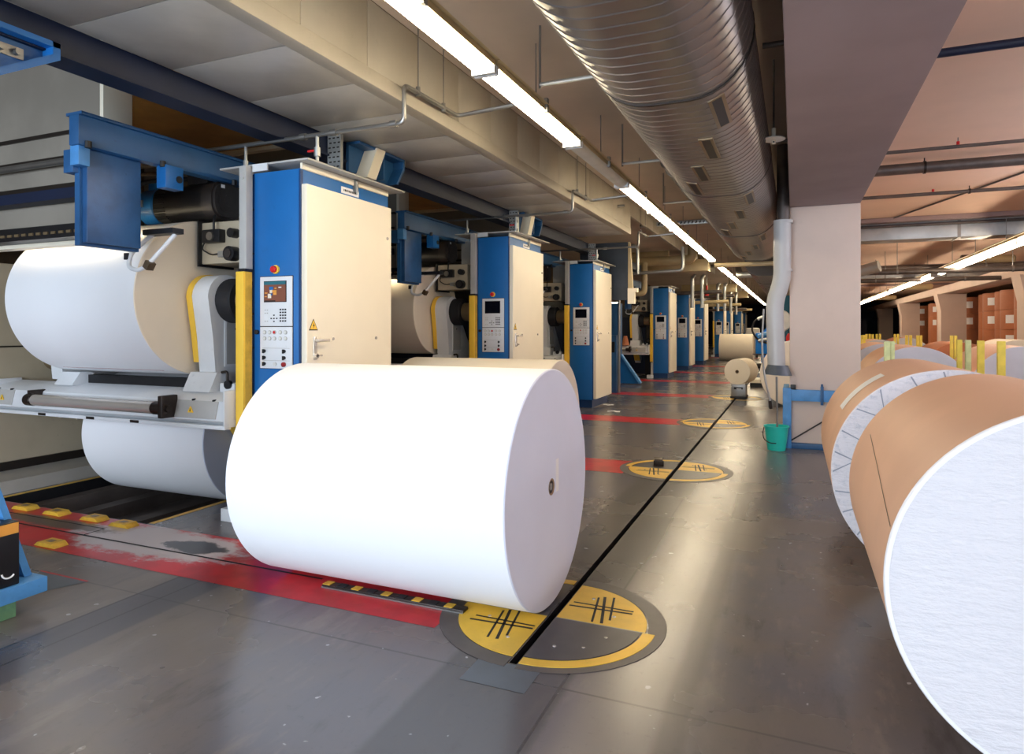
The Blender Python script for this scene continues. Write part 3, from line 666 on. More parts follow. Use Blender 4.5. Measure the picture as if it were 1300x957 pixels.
for x, y, lab, e, s in ((1.5, 10.2, 'brown wrapped roll with a pale grey end, just behind the thick greenish stake', 'end_grey', 'wrapper'),
        (2.88, 10.98, 'brown wrapped roll with a wide pale grey end behind the four yellow stakes', 'end_grey', 'wrapper'),
        (1.36, 12.2, 'brown wrapped roll peeking out from behind the concrete column', 'end_grey', 'wrapper'),
        (2.68, 13.6, 'dark brown wrapped roll behind the pair of tallest stakes', 'wrapper_dark', 'wrapper_dark'),
        (1.75, 16.6, 'brown wrapped roll in the second row behind the thin yellow stakes', 'end_grey', 'wrapper'),
        (4.6, 17.86, 'pale tan wrapped roll at the edge of the photo below the stacked rolls', 'paper_cream', 'paper_cream'),
        (1.5, 20.4, 'brown wrapped roll in the far row beside the cluster of stakes', 'end_grey', 'wrapper'),
        (2.8, 20.6, 'brown wrapped roll in the far row in front of the rear pillar', 'end_grey', 'wrapper_dark')):
    wrapped(x, y, lab, e, s)

# tall stacks of standing brown rolls behind the pillars
kinds = {}
bays = ((24.8, 33.6, 'first bay'), (36.2, 45.2, 'second bay'), (48.2, 56, 'third bay'))
for bi, (ya, yb, bay) in enumerate(bays):
    yy = ya; n = 0
    while yy < yb:
        for lev in range(4):
            x = 7.65 + (.12 if n % 2 else 0); z = lev * .735
            t = thing('standing_roll', (x, yy, z), 'brown wrapped roll standing on end in the stacked wall behind the pillars', 'paper roll', 'brown standing rolls stacked behind the pillars')
            if not kinds:
                b = MB('wrapper_dark'); b.lathe([(0, .002), (.59, .002), (.6, .012), (.6, .722), (.59, .732), (0, .732)], (x, yy, z), (0, 0, 1), 40); kinds['w'] = b.build('wrapper', t)
                b = MB('label_white'); a = PI + .55
                P = lambda a, zz: (x + .602 * math.cos(a), yy + .602 * math.sin(a), z + zz)
                for q in range(4): b.quad(P(a + .16 * q, .24), P(a + .16 * q + .16, .24), P(a + .16 * q + .16, .54), P(a + .16 * q, .54))
                kinds['l'] = b.build('label', t)
            else:
                for kk in ('w', 'l'):
                    if kk == 'l' and (n + lev) % 3 == 1: continue
                    o = kinds[kk].copy(); C.objects.link(o); o.parent = t
        yy += 1.23; n += 1

# wooden stakes between the rolls
def stake(x, y, w, m, lab, h=1.39, g='upright wooden stakes between the brown rolls'):
    b = MB(m); b.box(x - w / 2, x + w / 2, y - .02, y + .02, 0, h, .004)
    return tag(b.build('wooden_stake'), lab, 'stake', g)
def px2x(px, y):
    u = (px - 650) / 840.; s_, c_ = math.sin(math.atan(358 / 840.)), math.cos(math.atan(358 / 840.))
    return y * (-s_ + u * c_) / (c_ + u * s_)
stake(px2x(1126, 6.7), 6.7, .045, 'wood_green', 'pale green wooden stake behind the soiled roll, left board of the close pair')
stake(px2x(1132, 6.75), 6.75, .045, 'wood_green', 'pale green wooden stake behind the soiled roll, right board of the close pair')
for px, y, w, m, lab in ((1218, 8, .045, 'wood_yellow', 'pale yellow stake, first of the four tall ones before the grey roll end'), (1229, 7.8, .048, 'wood_green', 'greenish stake, second of the four tall ones before the grey roll end'),
        (1245, 7.5, .055, 'wood_yellow', 'bright yellow stake, third of the four tall ones before the grey roll end'), (1271, 7.2, .06, 'wood_yellow', 'widest bright yellow stake, last of the four before the grey roll end'),
        (1208, 12.9, .045, 'wood_yellow', 'yellow stake beside the dark brown roll, first of a thin pair'), (1213, 12.9, .045, 'wood_yellow', 'yellow stake beside the dark brown roll, second of a thin pair')):
    stake(px2x(px, y), y, w, m, lab)
for i, (px, y) in enumerate(((1151, 15.6), (1156, 15.6), (1165, 15.4), (1169, 15.4), (1093, 15.6), (1097, 15.9), (1100, 18.6), (1104, 18.8), (1108, 18.6), (1113, 19), (1117, 19.2), (1136, 19.4), (1140, 19.6))):
    stake(px2x(px, y), y, .05, 'wood_yellow', 'small distant yellow stake among the far rows of brown rolls', 1.37, 'distant yellow stakes among the far rolls')

# ------------------------------------------------------------------ turntables in the track
def make_turn():
    cx, cy = SX, 3.25
    t = thing('turntable', (cx, cy, 0), '', 'turntable', 'turntables set in the track floor')
    z1 = .004
    def clip(x): return x
    g = .025
    b = MB('turn_ring'); b.sector(cx + g, cy, .47, .56, -PI / 2, PI / 2, .0015, .003); b.sector(cx - g, cy, .47, .56, PI / 2, PI * 1.5, .0015, .003); b.build('outer_ring', t)
    b = MB('yellow_floor'); b.sector(cx - g, cy - .004, 0, .46, PI, PI * 1.5, .0015, z1)
    b.m('rubber')
    def marks(x0, y0, sgn):
        for (ax, ay, bx, by, w) in ((-.18, -.02, .16, .0, .008), (-.17, .03, .16, .03, .007), (.04, -.17, -.03, .16, .008), (-.01, -.17, -.06, .14, .006), (.07, -.12, .02, .17, .006)):
            dx, dy = bx - ax, by - ay; L = math.hypot(dx, dy); nx, ny = -dy / L * w, dx / L * w
            b.quad((x0 + ax + nx, y0 + ay + ny, z1 + .0006), (x0 + bx + nx, y0 + by + ny, z1 + .0006), (x0 + bx - nx, y0 + by - ny, z1 + .0006), (x0 + ax - nx, y0 + ay - ny, z1 + .0006))
    marks(cx - .2, cy - .17, 1); b.m('chrome')
    for dx, dy in ((-.3, -.12), (-.12, -.3)): b.cyl((cx + dx, cy + dy, z1), (cx + dx, cy + dy, z1 + .002), .01, 10)
    b.build('yellow_quadrant', t)
    b = MB('yellow_floor'); b.sector(cx + g, cy + .004, 0, .46, 0, PI / 2, .0015, z1); b.m('rubber'); marks(cx + .22, cy + .19, 1); b.m('chrome')
    for dx, dy in ((.3, .12), (.14, .3)): b.cyl((cx + dx, cy + dy, z1), (cx + dx, cy + dy, z1 + .002), .01, 10)
    b.build('yellow_quadrant', t)
    for a0, sx, sy in ((PI / 2, -1, 1), (PI * 1.5, 1, -1)):
        b = MB('turn_dark'); b.sector(cx + sx * g, cy + sy * .004, 0, .44, a0, a0 + PI / 2, .0015, z1); b.m('chrome')
        for dx, dy in ((.12, .3), (.25, .26), (.32, .12)): b.cyl((cx + sx * dx, cy + sy * dy, z1), (cx + sx * dx, cy + sy * dy, z1 + .002), .009, 10)
        b.m('steel'); b.box(cx + min(sx * g, sx * .5), cx + max(sx * g, sx * .5), cy - .004, cy + .004, .0015, z1); b.build('dark_quadrant', t)
        b = MB('yellow_floor'); b.sector(cx + sx * g, cy + sy * .004, .45, .51, a0, a0 + PI / 2, .003, z1 + .001); b.build('rim_arc', t)
    return t
tt = make_turn(); tt['label'] = 'yellow and grey floor turntable under the end of the huge white roll'
for dy, lab in ((3.9, 'second floor turntable in the track, a small wooden block on it'), (7.66, 'third floor turntable in the track, level with the teal bucket'), (11.9, 'faint distant floor turntable beneath the steel cart')): dup(tt, dy, lab)
b = MB('brown_grease'); b.box(-1.42, -1.33, 7.28, 7.42, .006, .075, .006, RZ(.2)); b.m('dark_steel'); b.box(-1.43, -1.32, 7.27, 7.30, .006, .06, .004, RZ(.2), (-1.375, 7.35, .03)); tag(b.build('wooden_block'), 'small brown wooden block lying on the second turntable', 'block')

for i, (x, y, w, l, a) in enumerate(((-3.0, 11.75, .22, .12, .3), (-3.36, 12.7, .2, .1, -.2))):
    b = MB('paper_white')
    for k in range(4):
        for q in range(3):
            P = lambda u, v: (x + (u / 4 - .5) * w, y + (v / 3 - .5) * l, .004 + .012 * (((u * 7 + v * 5 + i) % 3) / 2))
            b.quad(P(k, q), P(k + 1, q), P(k + 1, q + 1), P(k, q + 1))
    bmesh.ops.remove_doubles(b.bm, verts=b.bm.verts[:], dist=1e-4)
    tag(b.build('paper_scrap'), ['crumpled white paper scrap on the floor before the third red strip', 'white paper scrap lying at the foot of the third blue cabinet'][i], 'paper', 'paper scraps on the floor')

# yellow bumpers on the red band
for i, (x, y) in enumerate(((-5.9, 3.49), (-5.5, 3.49), (-5.06, 3.5), (-4.7, 3.48), (-4.74, 2.97))):
    b = MB('yellow_worn'); b.prism([(x - .11, .002), (x + .11, .002), (x + .07, .03), (x - .07, .03)], 'y', y - .05, y + .05); b.m('bronze'); b.box(x - .03, x + .03, y - .02, y + .02, .03, .032)
    tag(b.build('floor_bumper'), ['yellow floor bumper on the pit edge, closest to the blue gusset', 'second yellow floor bumper along the pit edge', 'third yellow floor bumper along the pit edge, with worn top', 'yellow floor bumper at the corner of the pit', 'lone yellow floor bumper on the near side of the red band'][i], 'bumper', 'yellow bumpers around the pit')

# striped guide rail beneath the roll
b = MB('dark_steel'); b.box(-2.52, -1.6, 3.1, 3.16, .002, .018, .003); b.m('steel'); b.box(-2.52, -1.6, 3.092, 3.1, .002, .01)
x = -2.52; k = 0
while x < -1.66:
    b.m('yellow_worn' if k % 2 == 0 else 'rubber'); b.box(x, x + .05, 3.105, 3.155, .018, .021); x += .1; k += 1
tag(b.build('guide_rail'), 'narrow black and yellow striped rail on the floor under the huge roll', 'rail')

# cart for the small roll
t = thing('roll_cart', (-1.09, 15.3, 0), 'grey steel cart carrying the small paper roll along the track', 'cart')
b = MB('grey_paint'); b.m('steel'); b.box(-1.25, -.95, 15.0, 15.03, .05, .31, .005); b.box(-1.25, -1.22, 15.03, 15.5, .05, .31, .005); b.box(-.98, -.95, 15.03, 15.5, .05, .31, .005); b.build('body', t)
b = MB('black'); b.box(-1.19, -1.01, 14.992, 15.0, .2, .25, .004); b.m('label_white'); b.box(-1.14, -1.04, 14.99, 14.9925, .205, .22); b.build('hand_slot', t)
b = MB('black'); b.box(-1.27, -.93, 14.97, 15.52, .007, .05, .01); b.build('base', t)
# flat trolley behind it
t = thing('flat_trolley', (-.85, 18.5, 0), 'low pale trolley on the track behind the small roll', 'trolley')
b = MB('cream'); b.box(-1.05, -.75, 18.2, 18.9, .1, .2, .01); b.build('deck', t); b = MB('black'); b.box(-1.05, -.75, 18.2, 18.9, 0, .1); b.build('chassis', t)
b = MB('steel'); b.tube([(-.8, 18.2, .16), (-.35, 18.2, .16)], .015); b.build('bar', t)

# ------------------------------------------------------------------ blue gusset stands
def make_gusset(x, y, box_):
    t = thing('gusset_stand', (x - .4, y - .5, 0), '', 'machine stand')
    b = MB('blue_light'); b.box(x - .75, x, y - 1.2, y, .09, .17, .006); b.build('base_plate', t)
    b = MB('blue_light'); b.prism([(y - .03, .17), (y - .22, .78), (y - .45, 1.5), (y - 1.0, 1.5), (y - 1.0, .17)], 'x', x - .2, x - .16); b.build('gusset_plate', t)
    b = MB('blue_light'); b.prism([(y - .02, .17), (y - .21, .78), (y - .44, 1.5), (y - .47, 1.5), (y - .24, .78), (y - .06, .17)], 'x', x - .26, x - .1); b.build('flange', t)
    b = MB('blue_dark'); b.box(x - .7, x - .3, y - 1.1, y - .7, .17, 2.1, .006); b.build('column', t)
    if box_:
        b = MB('black'); b.box(x - .155, x - .02, y - .9, y - .13, .172, .5, .006); b.m('orange'); b.box(x - .02, x - .018, y - .9, y - .135, .44, .495); bb = b.build('switch_box', t)
        b = MB('label_white'); pts = [(x - .016, y - .185 + .032 * math.cos(a), .25 + .032 * math.sin(a)) for a in [PI * 1.05 + PI * .75 * k / 8 for k in range(9)]]; b.tube(pts, .0045, 6, .002, 1); b.build('logo', bb)
        b = MB('label_white'); b.box(x - .12, x - .06, y - .8, y - .2, .5, .515); b.build('label', bb)
    for yy in (y - .28, y - 1.0):
        b = MB('wood_block_green'); b.box(x - .45, x - .03, yy - .14, yy + .14, .002, .09, .005); b.build('wood_packer', t)
    return t
g1 = make_gusset(-3.7, 2.3, True); g1['label'] = 'light blue gusset stand with a black box, on green wood packers by the pit'
t = thing('gusset_stand', (-4.2, 17.8, 0), 'distant blue triangular gusset stand in the gap before the fourth cabinet', 'machine stand')
b = MB('blue'); b.prism([(-3.8, .02), (-3.84, .1), (-4.34, .8), (-4.6, .8), (-4.6, .02)], 'y', 17.76, 17.8); b.build('gusset_plate', t)
b = MB('blue_light'); b.prism([(-3.78, .05), (-4.32, .82), (-4.36, .8), (-3.84, .03)], 'y', 17.7, 17.86); b.build('flange', t)
b = MB('blue_dark'); b.box(-4.7, -4.36, 17.6, 18.0, 0, 2.2, .01); b.build('column', t)
b = MB('blue_dark'); b.box(-4.35, -3.82, 15.2, 15.5, 0, 1.35, .01); b.m('black'); b.box(-4.0, -3.86, 15.18, 15.2, .95, 1.2); tag(b.build('machine_post'), 'blue machine post low in the gap behind the third cabinet', 'post')
b = MB('steel'); b.cyl((-3.76, 15.2, 0), (-3.76, 15.2, 2.3), .03, 10); tag(b.build('steel_rod'), 'upright steel rod beside the low blue machine post', 'rod')
b = MB('copper'); b.lathe([(.05, 0), (.12, .02), (.05, .3), (.04, .3), (.04, 0), (.05, 0)], (-4.79, 20.18, .985), (0, 0, 1), 20); tag(b.build('core_stub'), 'copper toned core stub standing on the fourth reel stand tray', 'core')

# ------------------------------------------------------------------ brackets and cable trays under the soffit
def make_bracket(y, lab):
    t = thing('soffit_bracket', (-3.7, y, 2.95), lab, 'bracket', 'blue brackets under the gallery')
    b = MB('blue_dark'); b.prism([(y - .75, 3.2), (y, 3.2), (y, 3.12), (y - .12, 2.95), (y - .75, 2.95)], 'x', -3.79, -3.76); b.build('web_plate', t)
    b = MB('blue_dark'); b.prism([(y - .75, 3.215), (y + .01, 3.215), (y + .01, 3.11), (y - .11, 2.94), (y - .14, 2.94), (y - .02, 3.115), (y - .02, 3.19), (y - .75, 3.19)], 'x', -3.79, -3.64); b.box(-3.79, -3.64, y - .37, y - .35, 2.94, 3.2); b.build('flange', t)
    b = MB('cream'); b.prism([(y - .5, 3.21), (y - .36, 3.21), (y - .52, 2.9), (y - .66, 2.9)], 'x', -3.77, -3.62); b.build('strut', t)
    return t
make_bracket(5.75, 'blue bracket with a cream strut behind the top of the first cabinet'); make_bracket(9.75, 'blue bracket with a cream strut behind the top of the second cabinet')
t = thing('corner_bracket', (-3.9, 2.0, 2.7), 'large blue angled bracket under the soffit at the upper corner', 'bracket')
b = MB('blue'); b.m('blue_dark'); b.prism([(1.3, 3.05), (2.36, 3.05), (2.36, 3.0), (1.9, 2.72), (1.3, 2.72)], 'x', -3.84, -3.81); b.build('web_plate', t)
b = MB('blue'); b.box(-3.9, -3.72, 1.3, 2.38, 3.04, 3.07); b.prism([(2.38, 3.07), (2.38, 2.98), (1.9, 2.68), (1.88, 2.71), (2.34, 3.0), (2.34, 3.07)], 'x', -3.9, -3.72); b.build('flange', t)
b = MB('steel'); b.box(-3.81, -3.805, 2.08, 2.24, 2.94, 3.0)
for yy in (2.12, 2.2): b.cyl((-3.81, yy, 2.97), (-3.775, yy, 2.97), .018, 10)
b.build('bolt', t)
def make_tray(y, lab):
    b = MB('galv'); b.box(-3.80, -3.66, y, y + .035, 2.81, 3.21); b.m('duct_seam')
    for k in range(9):
        for q in range(3): b.box(-3.79 + .045 * q + (.01 if k % 2 else 0), -3.765 + .045 * q + (.01 if k % 2 else 0), y - .001, y, 2.84 + k * .042, 2.852 + k * .042)
    return tag(b.build('cable_tray'), lab, 'cable tray', 'perforated cable trays above the cabinets')
for dy, lab in ((0, 'perforated steel cable tray rising from the first cabinet'), (4.06, 'perforated steel cable tray rising from the second cabinet'), (8.08, 'perforated steel cable tray rising from the third cabinet')): make_tray(4.75 + dy, lab)

# ------------------------------------------------------------------ sprinkler pipes
def make_sprinkler():
    t = thing('sprinkler_pipe', (-3.4, 4.06, 2.81), '', 'pipe', 'sprinkler pipes across the soffit')
    b = MB('steel'); y, z = 4.2, 3.03
    b.tube([(-4.9, y, z), (-2.66, y, z), (-2.66, y, 3.31), (-2.66, y + .85, 3.33), (-2.05, y + .85, 3.36)], .018, 10, .05)
    for p in ((-3.6, y, z), (-3.3, y, z), (-2.75, y, z)): b.cyl((p[0] - .03, p[1], p[2]), (p[0] + .03, p[1], p[2]), .026, 12)
    b.build('pipe', t)
    b = MB('galv'); b.cyl((-3.46, y, 2.815), (-3.46, y, z), .014, 10); b.cyl((-3.46, y, 2.86), (-3.46, y, 2.93), .026, 12); b.m('red'); b.box(-3.55, -3.47, y - .01, y + .01, 2.9, 2.915); b.build('valve', t)
    b = MB('galv'); b.cyl((-4.2, y, 2.9), (-4.2, y, z), .012, 10); b.cyl((-4.2, y, 2.84), (-4.2, y, 2.9), .02, 10); b.tube([(-4.2, y, 2.87), (-4.23, y, 2.85), (-4.23, y, 2.83)], .008); b.build('spray_head', t)
    for yy in (y + .2, y + .6):
        b = MB('steel'); b.cyl((-2.66, yy, 3.3), (-2.66, yy, 3.808), .005, 6); b.cyl((-2.66, yy, 3.29), (-2.66, yy, 3.36), .018, 10); b.build('hanger_rod', t)
    return t
sp = make_sprinkler(); sp['label'] = 'thin steel sprinkler pipe above the first cabinet, bending up the soffit edge'
dup(sp, 4.06, 'thin steel sprinkler pipe above the second cabinet'); dup(sp, 8.05, 'thin steel sprinkler pipe above the third cabinet')

# ------------------------------------------------------------------ strip lights
def make_light(x, z, L, lit, w=.2, bare=False):
    t = thing('ceiling_strip_light', (x, 0, z), '', 'strip light')
    b = MB('pipe_beige'); b.box(x - w / 2, x + w / 2, 0, L, z + .05, z + .09, .004); b.prism([(x - w / 2 - .03, z + .09), (x + w / 2 + .03, z + .09), (x + w / 2 - .02, z + .13), (x - w / 2 + .02, z + .13)], 'y', 0, L); b.build('housing', t)
    b = MB(lit or 'clear_grey'); n = 10
    if bare: b.cyl((x, .03, z - .02), (x, L - .03, z - .02), .065, 16)
    else: b.prism([(x + w / 2 * .9 * math.cos(a), z + .05 + .05 * math.sin(a)) for a in [PI + PI * k / n for k in range(n + 1)]], 'y', .03, L - .03)
    b.build('diffuser', t)
    b = MB('white_paint'); b.box(x - w / 2, x + w / 2, 0, .025, z - (.08 if bare else 0), z + .06); b.build('end_cap', t)
    b = MB('white_paint'); b.box(x - w / 2, x + w / 2, L - .025, L, z - (.08 if bare else 0), z + .06); b.build('end_cap', t)
    for yy in (.95,):
        b = MB('steel'); b.box(x + w / 2 - .01, x + w / 2 + .02, yy - .02, yy + .02, z + .03, z + .14); b.m('steel'); b.cyl((x, yy, z + .12), (x, yy, CZ - .003), .006, 6); b.build('hanger_rod', t)
    return t
def place_light(proto, y, lab, grp):
    c = copy_tree(proto); c.location.y = y; c['label'] = lab; c['group'] = grp; return c
LX, LZ, LL = -1.92, 3.21, 1.9
A = make_light(LX, LZ, LL, 'tube_lit', .17); A.location.y = 2.13; A['label'] = 'first bright strip light above the soffit edge, cut by the top of the photo'; A['group'] = 'strip lights over the cabinets'
place_light(A, 4.05, 'second bright strip light, joined to the first and ending before the dark one', 'strip lights over the cabinets')
U = make_light(LX, LZ, 1.88, None, .17); U.location.y = 6.0; U['label'] = 'unlit strip light between the second bright one and the long bright run'; U['group'] = 'strip lights over the cabinets'
for k in range(5): place_light(A, 7.93 + 1.915 * k, ['first', 'second', 'third', 'fourth', 'fifth'][k] + ' light of the long bright run after the unlit strip light', 'strip lights over the cabinets')
for k in range(15): place_light(A, 18.8 + 2.15 * k, 'distant strip light at the end of the row over the cabinets', 'distant strip lights over the cabinets')
B = make_light(3.85, 3.12, 2.4, 'tube_right', .16, True); B.location.y = 12.45; B['label'] = 'bright strip light over the brown rolls, at the edge of the photo'; B['group'] = 'strip lights over the brown rolls'
for k in range(3): place_light(B, 14.87 + 2.42 * k, ['second', 'third', 'fourth'][k] + ' strip light of the bright run over the brown rolls', 'strip lights over the brown rolls')
for k in range(4): place_light(B, 23.2 + 2.42 * k, 'distant strip light in the middle run over the brown rolls', 'distant strip lights over the brown rolls')
for k in range(6): place_light(B, 33.3 + 2.42 * k, 'far strip light in the last run over the brown rolls', 'far strip lights over the brown rolls')
N = make_light(3.85, 3.12, 2.4, 'tube_neutral', .16, True); N.location.y = -3.4; N['label'] = 'unseen strip light carrying the run on overhead, added to brighten doors and ceiling'; N['group'] = 'unseen strip lights added beside the camera'  # unseen lamps extending the run, added to brighten ceiling and doors
for yy in (-.6, 2.2, 5.0, 7.6, 10.02): place_light(N, yy, 'unseen strip light carrying the run on overhead, added to brighten doors and ceiling', 'unseen strip lights added beside the camera')
for yy in (-2.0, 4.0, 10, 16):  # second row out of view, added for more light from the side
    c_ = place_light(N, yy, 'unseen strip light of a parallel row, added to brighten the hall', 'unseen strip lights added deeper in the hall'); c_.location.x += 4.2

# ------------------------------------------------------------------ ventilation duct
def duct(y0, secs, lab, xo=0., zc=3.22, r=.37, xa=-.8, xb=-.58, vents=True):
    xa += xo; xb += xo
    t = thing('ventilation_duct', ((xa + xb) / 2, y0, zc - r), lab, 'duct')
    def prof(s):
        n = 16
        return [(xb + r * s * math.cos(a), zc + r * s * math.sin(a)) for a in [-PI / 2 + PI * k / n for k in range(n + 1)]] + [(xa + r * s * math.cos(a), zc + r * s * math.sin(a)) for a in [PI / 2 + PI * k / n for k in range(n + 1)]]
    def sl(x, d=.0):                                             # underside height at x
        if x > xb: return zc - math.sqrt(max(0, r * r - (x - xb) ** 2)) - d
        if x < xa: return zc - math.sqrt(max(0, r * r - (x - xa) ** 2)) - d
        return zc - r - d
    y = y0
    for si, L in enumerate(secs):
        b = MB('duct_metal'); rings = []; yy = y + .012; step = .115
        stations = []
        while yy < y + L - .02:
            stations += [(yy, 1.0), (yy + .004, 1.0), (yy + step - .026, 1.0), (yy + step - .022, 1.0), (yy + step - .017, 1.012), (yy + step - .006, 1.012)]; yy += step
        stations.append((y + L - .012, 1.0))
        for q, s_ in stations:
            sk = .0
            rings.append([b.bm.verts.new((px, q - .05 * (px - xa), pz)) if False else b.bm.verts.new((px, q, pz)) for px, pz in prof(s_)])
        fs = []
        for a_, c_ in zip(rings, rings[1:]):
            for k in range(len(a_)): fs.append(b.bm.faces.new((a_[k], a_[(k + 1) % len(a_)], c_[(k + 1) % len(a_)], c_[k])))
        b._fin(fs); b.m('duct_seam'); b._fin([b.bm.faces.new(rings[0]), b.bm.faces.new(rings[-1][::-1])])
        b.build('duct_section', t)
        b = MB('duct_seam'); pA = prof(1.022)
        b.prism(pA, 'y', y + L - .012, y + L + .012); b.build('flange', t)
        if vents and si > 0:
            for vx, vy in ((-.43, .4), (-.58, 1.15), (-.74, 1.94), (-.875, 2.6)):
                vx += xo; zz = sl(vx) + .001; sc_ = L / 3.
                ang = -math.asin(max(-1, min(1, (vx - xb) / r))) if vx > xb else (math.asin(min(1, (xa - vx) / r)) if vx < xa else 0)
                b = MB('bronze'); b.box(vx - .052, vx + .052, y + vy * sc_ - .29, y + vy * sc_ + .29, zz - .007, zz + .01, .002, RY(ang), (vx, y + vy * sc_, zz)); b.m('black'); b.box(vx - .03, vx + .03, y + vy * sc_ - .265, y + vy * sc_ + .265, zz - .0085, zz, 0, RY(ang), (vx, y + vy * sc_, zz)); b.build('air_outlet', t)
        y += L
    for yy in [y0 + .6 + 2.0 * k for k in range(int(sum(secs) / 2))]:
        b = MB('steel'); b.cyl((xa - r * .9, yy, zc + .25), (xa - r * .9, yy, CZ - .003), .006, 6); b.build('hanger_rod', t)
    return t
duct(.6, [3.4, 3.0, 3.2, 3.6], 'long ribbed oval ventilation duct hanging beside the concrete beam')
duct(18.0, [3.2, 3.2, 3.2, 3.2], 'second ribbed ventilation duct continuing farther down the aisle')
for i, (yy, z) in enumerate(((4.72, 3.36), (7.35, 3.36), (9.9, 3.36))):
    t = thing('duct_hanger', (-1.5, yy, z), ['steel hanger bar joining the duct near the second bright light', 'steel hanger bar joining the duct beside the unlit strip light', 'steel hanger bar joining the duct beside the long bright run'][i], 'hanger', 'steel hanger bars beside the duct')
    b = MB('galv'); b.cyl((-1.78, yy, z), (-1.215, yy, z), .016, 10); b.build('bar', t)
    b = MB('steel'); b.cyl((-1.78, yy, z - .03), (-1.78, yy, CZ - .002), .01, 8); b.build('rod', t)
b = MB('pipe_dark'); b.cyl((-1.5, 8.6, 3.65), (-1.5, 13.6, 3.65), .09, 20, .02); b.m('steel'); b.cyl((-1.5, 9.0, 3.65), (-1.5, 9.06, 3.65), .1, 20); b.m('steel'); b.cyl((-1.5, 9.4, 3.72), (-1.5, 9.4, CZ - .002), .01, 6); tag(b.build('exhaust_pipe'), 'dark round pipe between the strip lights and the duct', 'pipe')

# ------------------------------------------------------------------ pipework past the third cabinet
def pipe(pts, r, m, lab, name='ceiling_pipe', grp='pipes crossing the ceiling past the cabinets', bend=.12, seg=14, hang=()):
    lo = min(p[2] for p in pts)
    t = thing(name, (pts[0][0], pts[0][1], lo), lab, 'pipe', grp)
    b = MB(m); b.tube(pts, r, seg, bend); b.build('pipe', t)
    for p in hang:
        b = MB('steel'); b.cyl(p, (p[0], p[1], CZ - .002), .008, 6); b.lathe([(r, -.02), (r + .012, -.02), (r + .012, .02), (r, .02)], p, (Vector(pts[1]) - Vector(pts[0])), 16); b.build('hanger_rod', t)
    return t
pipe([(-4.9, 18.6, 3.38), (-2.55, 18.6, 3.4), (-2.55, 18.6, 3.8)], .13, 'pipe_beige', 'thick beige pipe bending up to the ceiling past the third cabinet', bend=.25, seg=20)
pipe([(-4.9, 19.2, 3.62), (-3.3, 19.2, 3.64)], .11, 'pipe_beige', 'short thick beige pipe above the bending one', seg=18)
pipe([(-4.9, 17.3, 2.93), (-2.62, 17.3, 3.0), (-2.62, 17.3, 3.6)], .045, 'galv', 'slim bright pipe turning up beside the long bright run')
pipe([(-5.0, 18.0, 2.45), (-3.75, 18.0, 2.47), (-3.75, 18.0, 3.3)], .08, 'pipe_beige', 'beige pipe bend hanging low in front of the fourth cabinet')
pipe([(-4.4, 14.4, 3.3), (-3.15, 14.4, 3.33), (-3.15, 14.4, 2.7)], .035, 'galv', 'slim pipe with a drop leg below the soffit end')
pipe([(-2.72, 10.9, 3.56), (-2.6, 10.9, 3.56)], .02, 'steel', 'short pipe stub on the soffit edge under the long bright run')
pipe([(-3.0, 21.9, 3.5), (-.3, 21.9, 3.54)], .05, 'pipe_dark', 'dark pipe crossing the ceiling in front of the fifth cabinet', hang=((-1.5, 21.9, 3.52),))
pipe([(-1.72, 23.2, 3.6), (-1.6, 22.3, 3.22), (-.1, 22.3, 3.24)], .1, 'galv', 'shiny pipe crossing behind the end of the first duct', seg=18)
pipe([(-1.5, 14.1, 2.8), (-.1, 14.1, 2.8)], .045, 'pipe_beige', 'beige rail crossing at the end of the first duct')
for i, (x, y) in enumerate(((-3.1, 22.5), (-2.8, 22.6), (-2.75, 27), (-2.5, 27.1), (-2.6, 31), (-2.6, 34))):
    pipe([(x, y, 2.2), (x, y, 3.2), (x + .0, y + .5, 3.3)], .06, 'galv', 'short bright vertical pipe hanging among the distant ceiling clutter', grp='distant vertical pipes under the ceiling')
for i, (y, z) in enumerate(((24, 2.75), (26.5, 2.5), (29, 2.85), (33, 2.6), (37, 2.5), (42, 2.6))):
    pipe([(-4.6, y, z), (-2.3, y, z + .05)], .07, 'pipe_beige' if i % 2 else 'pipe_dark', 'distant horizontal pipe crossing above the far cabinets', grp='distant horizontal pipes above the cabinets')
for i, (y, z) in enumerate(((20, 3.2), (30, 3.1), (38, 3.2))):
    b = MB('cavern'); b.m('pipe_beige'); b.box(-4.6, -2.3, y, y + .5, z, z + .35, .02); b.box(-2.5, -2.45, y + .2, y + .25, z + .34, CZ - .002); b.box(-2.62, -2.57, y + .2, y + .25, z + .34, CZ - .002); tag(b.build('square_duct'), 'distant square duct crossing above the far cabinets', 'duct', 'distant square ducts above the cabinets')
t = thing('cable_ladder', (-1.9, 14.4, 3.7), 'bright corrugated cable tray crossing above the long bright run', 'cable tray')
b = MB('galv'); b.box(-3.1, -.95, 14.35, 14.47, 3.715, 3.80, .004); b.m('duct_seam')
for k in range(27): b.box(-3.08 + k * .078, -3.05 + k * .078, 14.348, 14.35, 3.73, 3.785, 0, RY(.5))
b.build('tray', t)
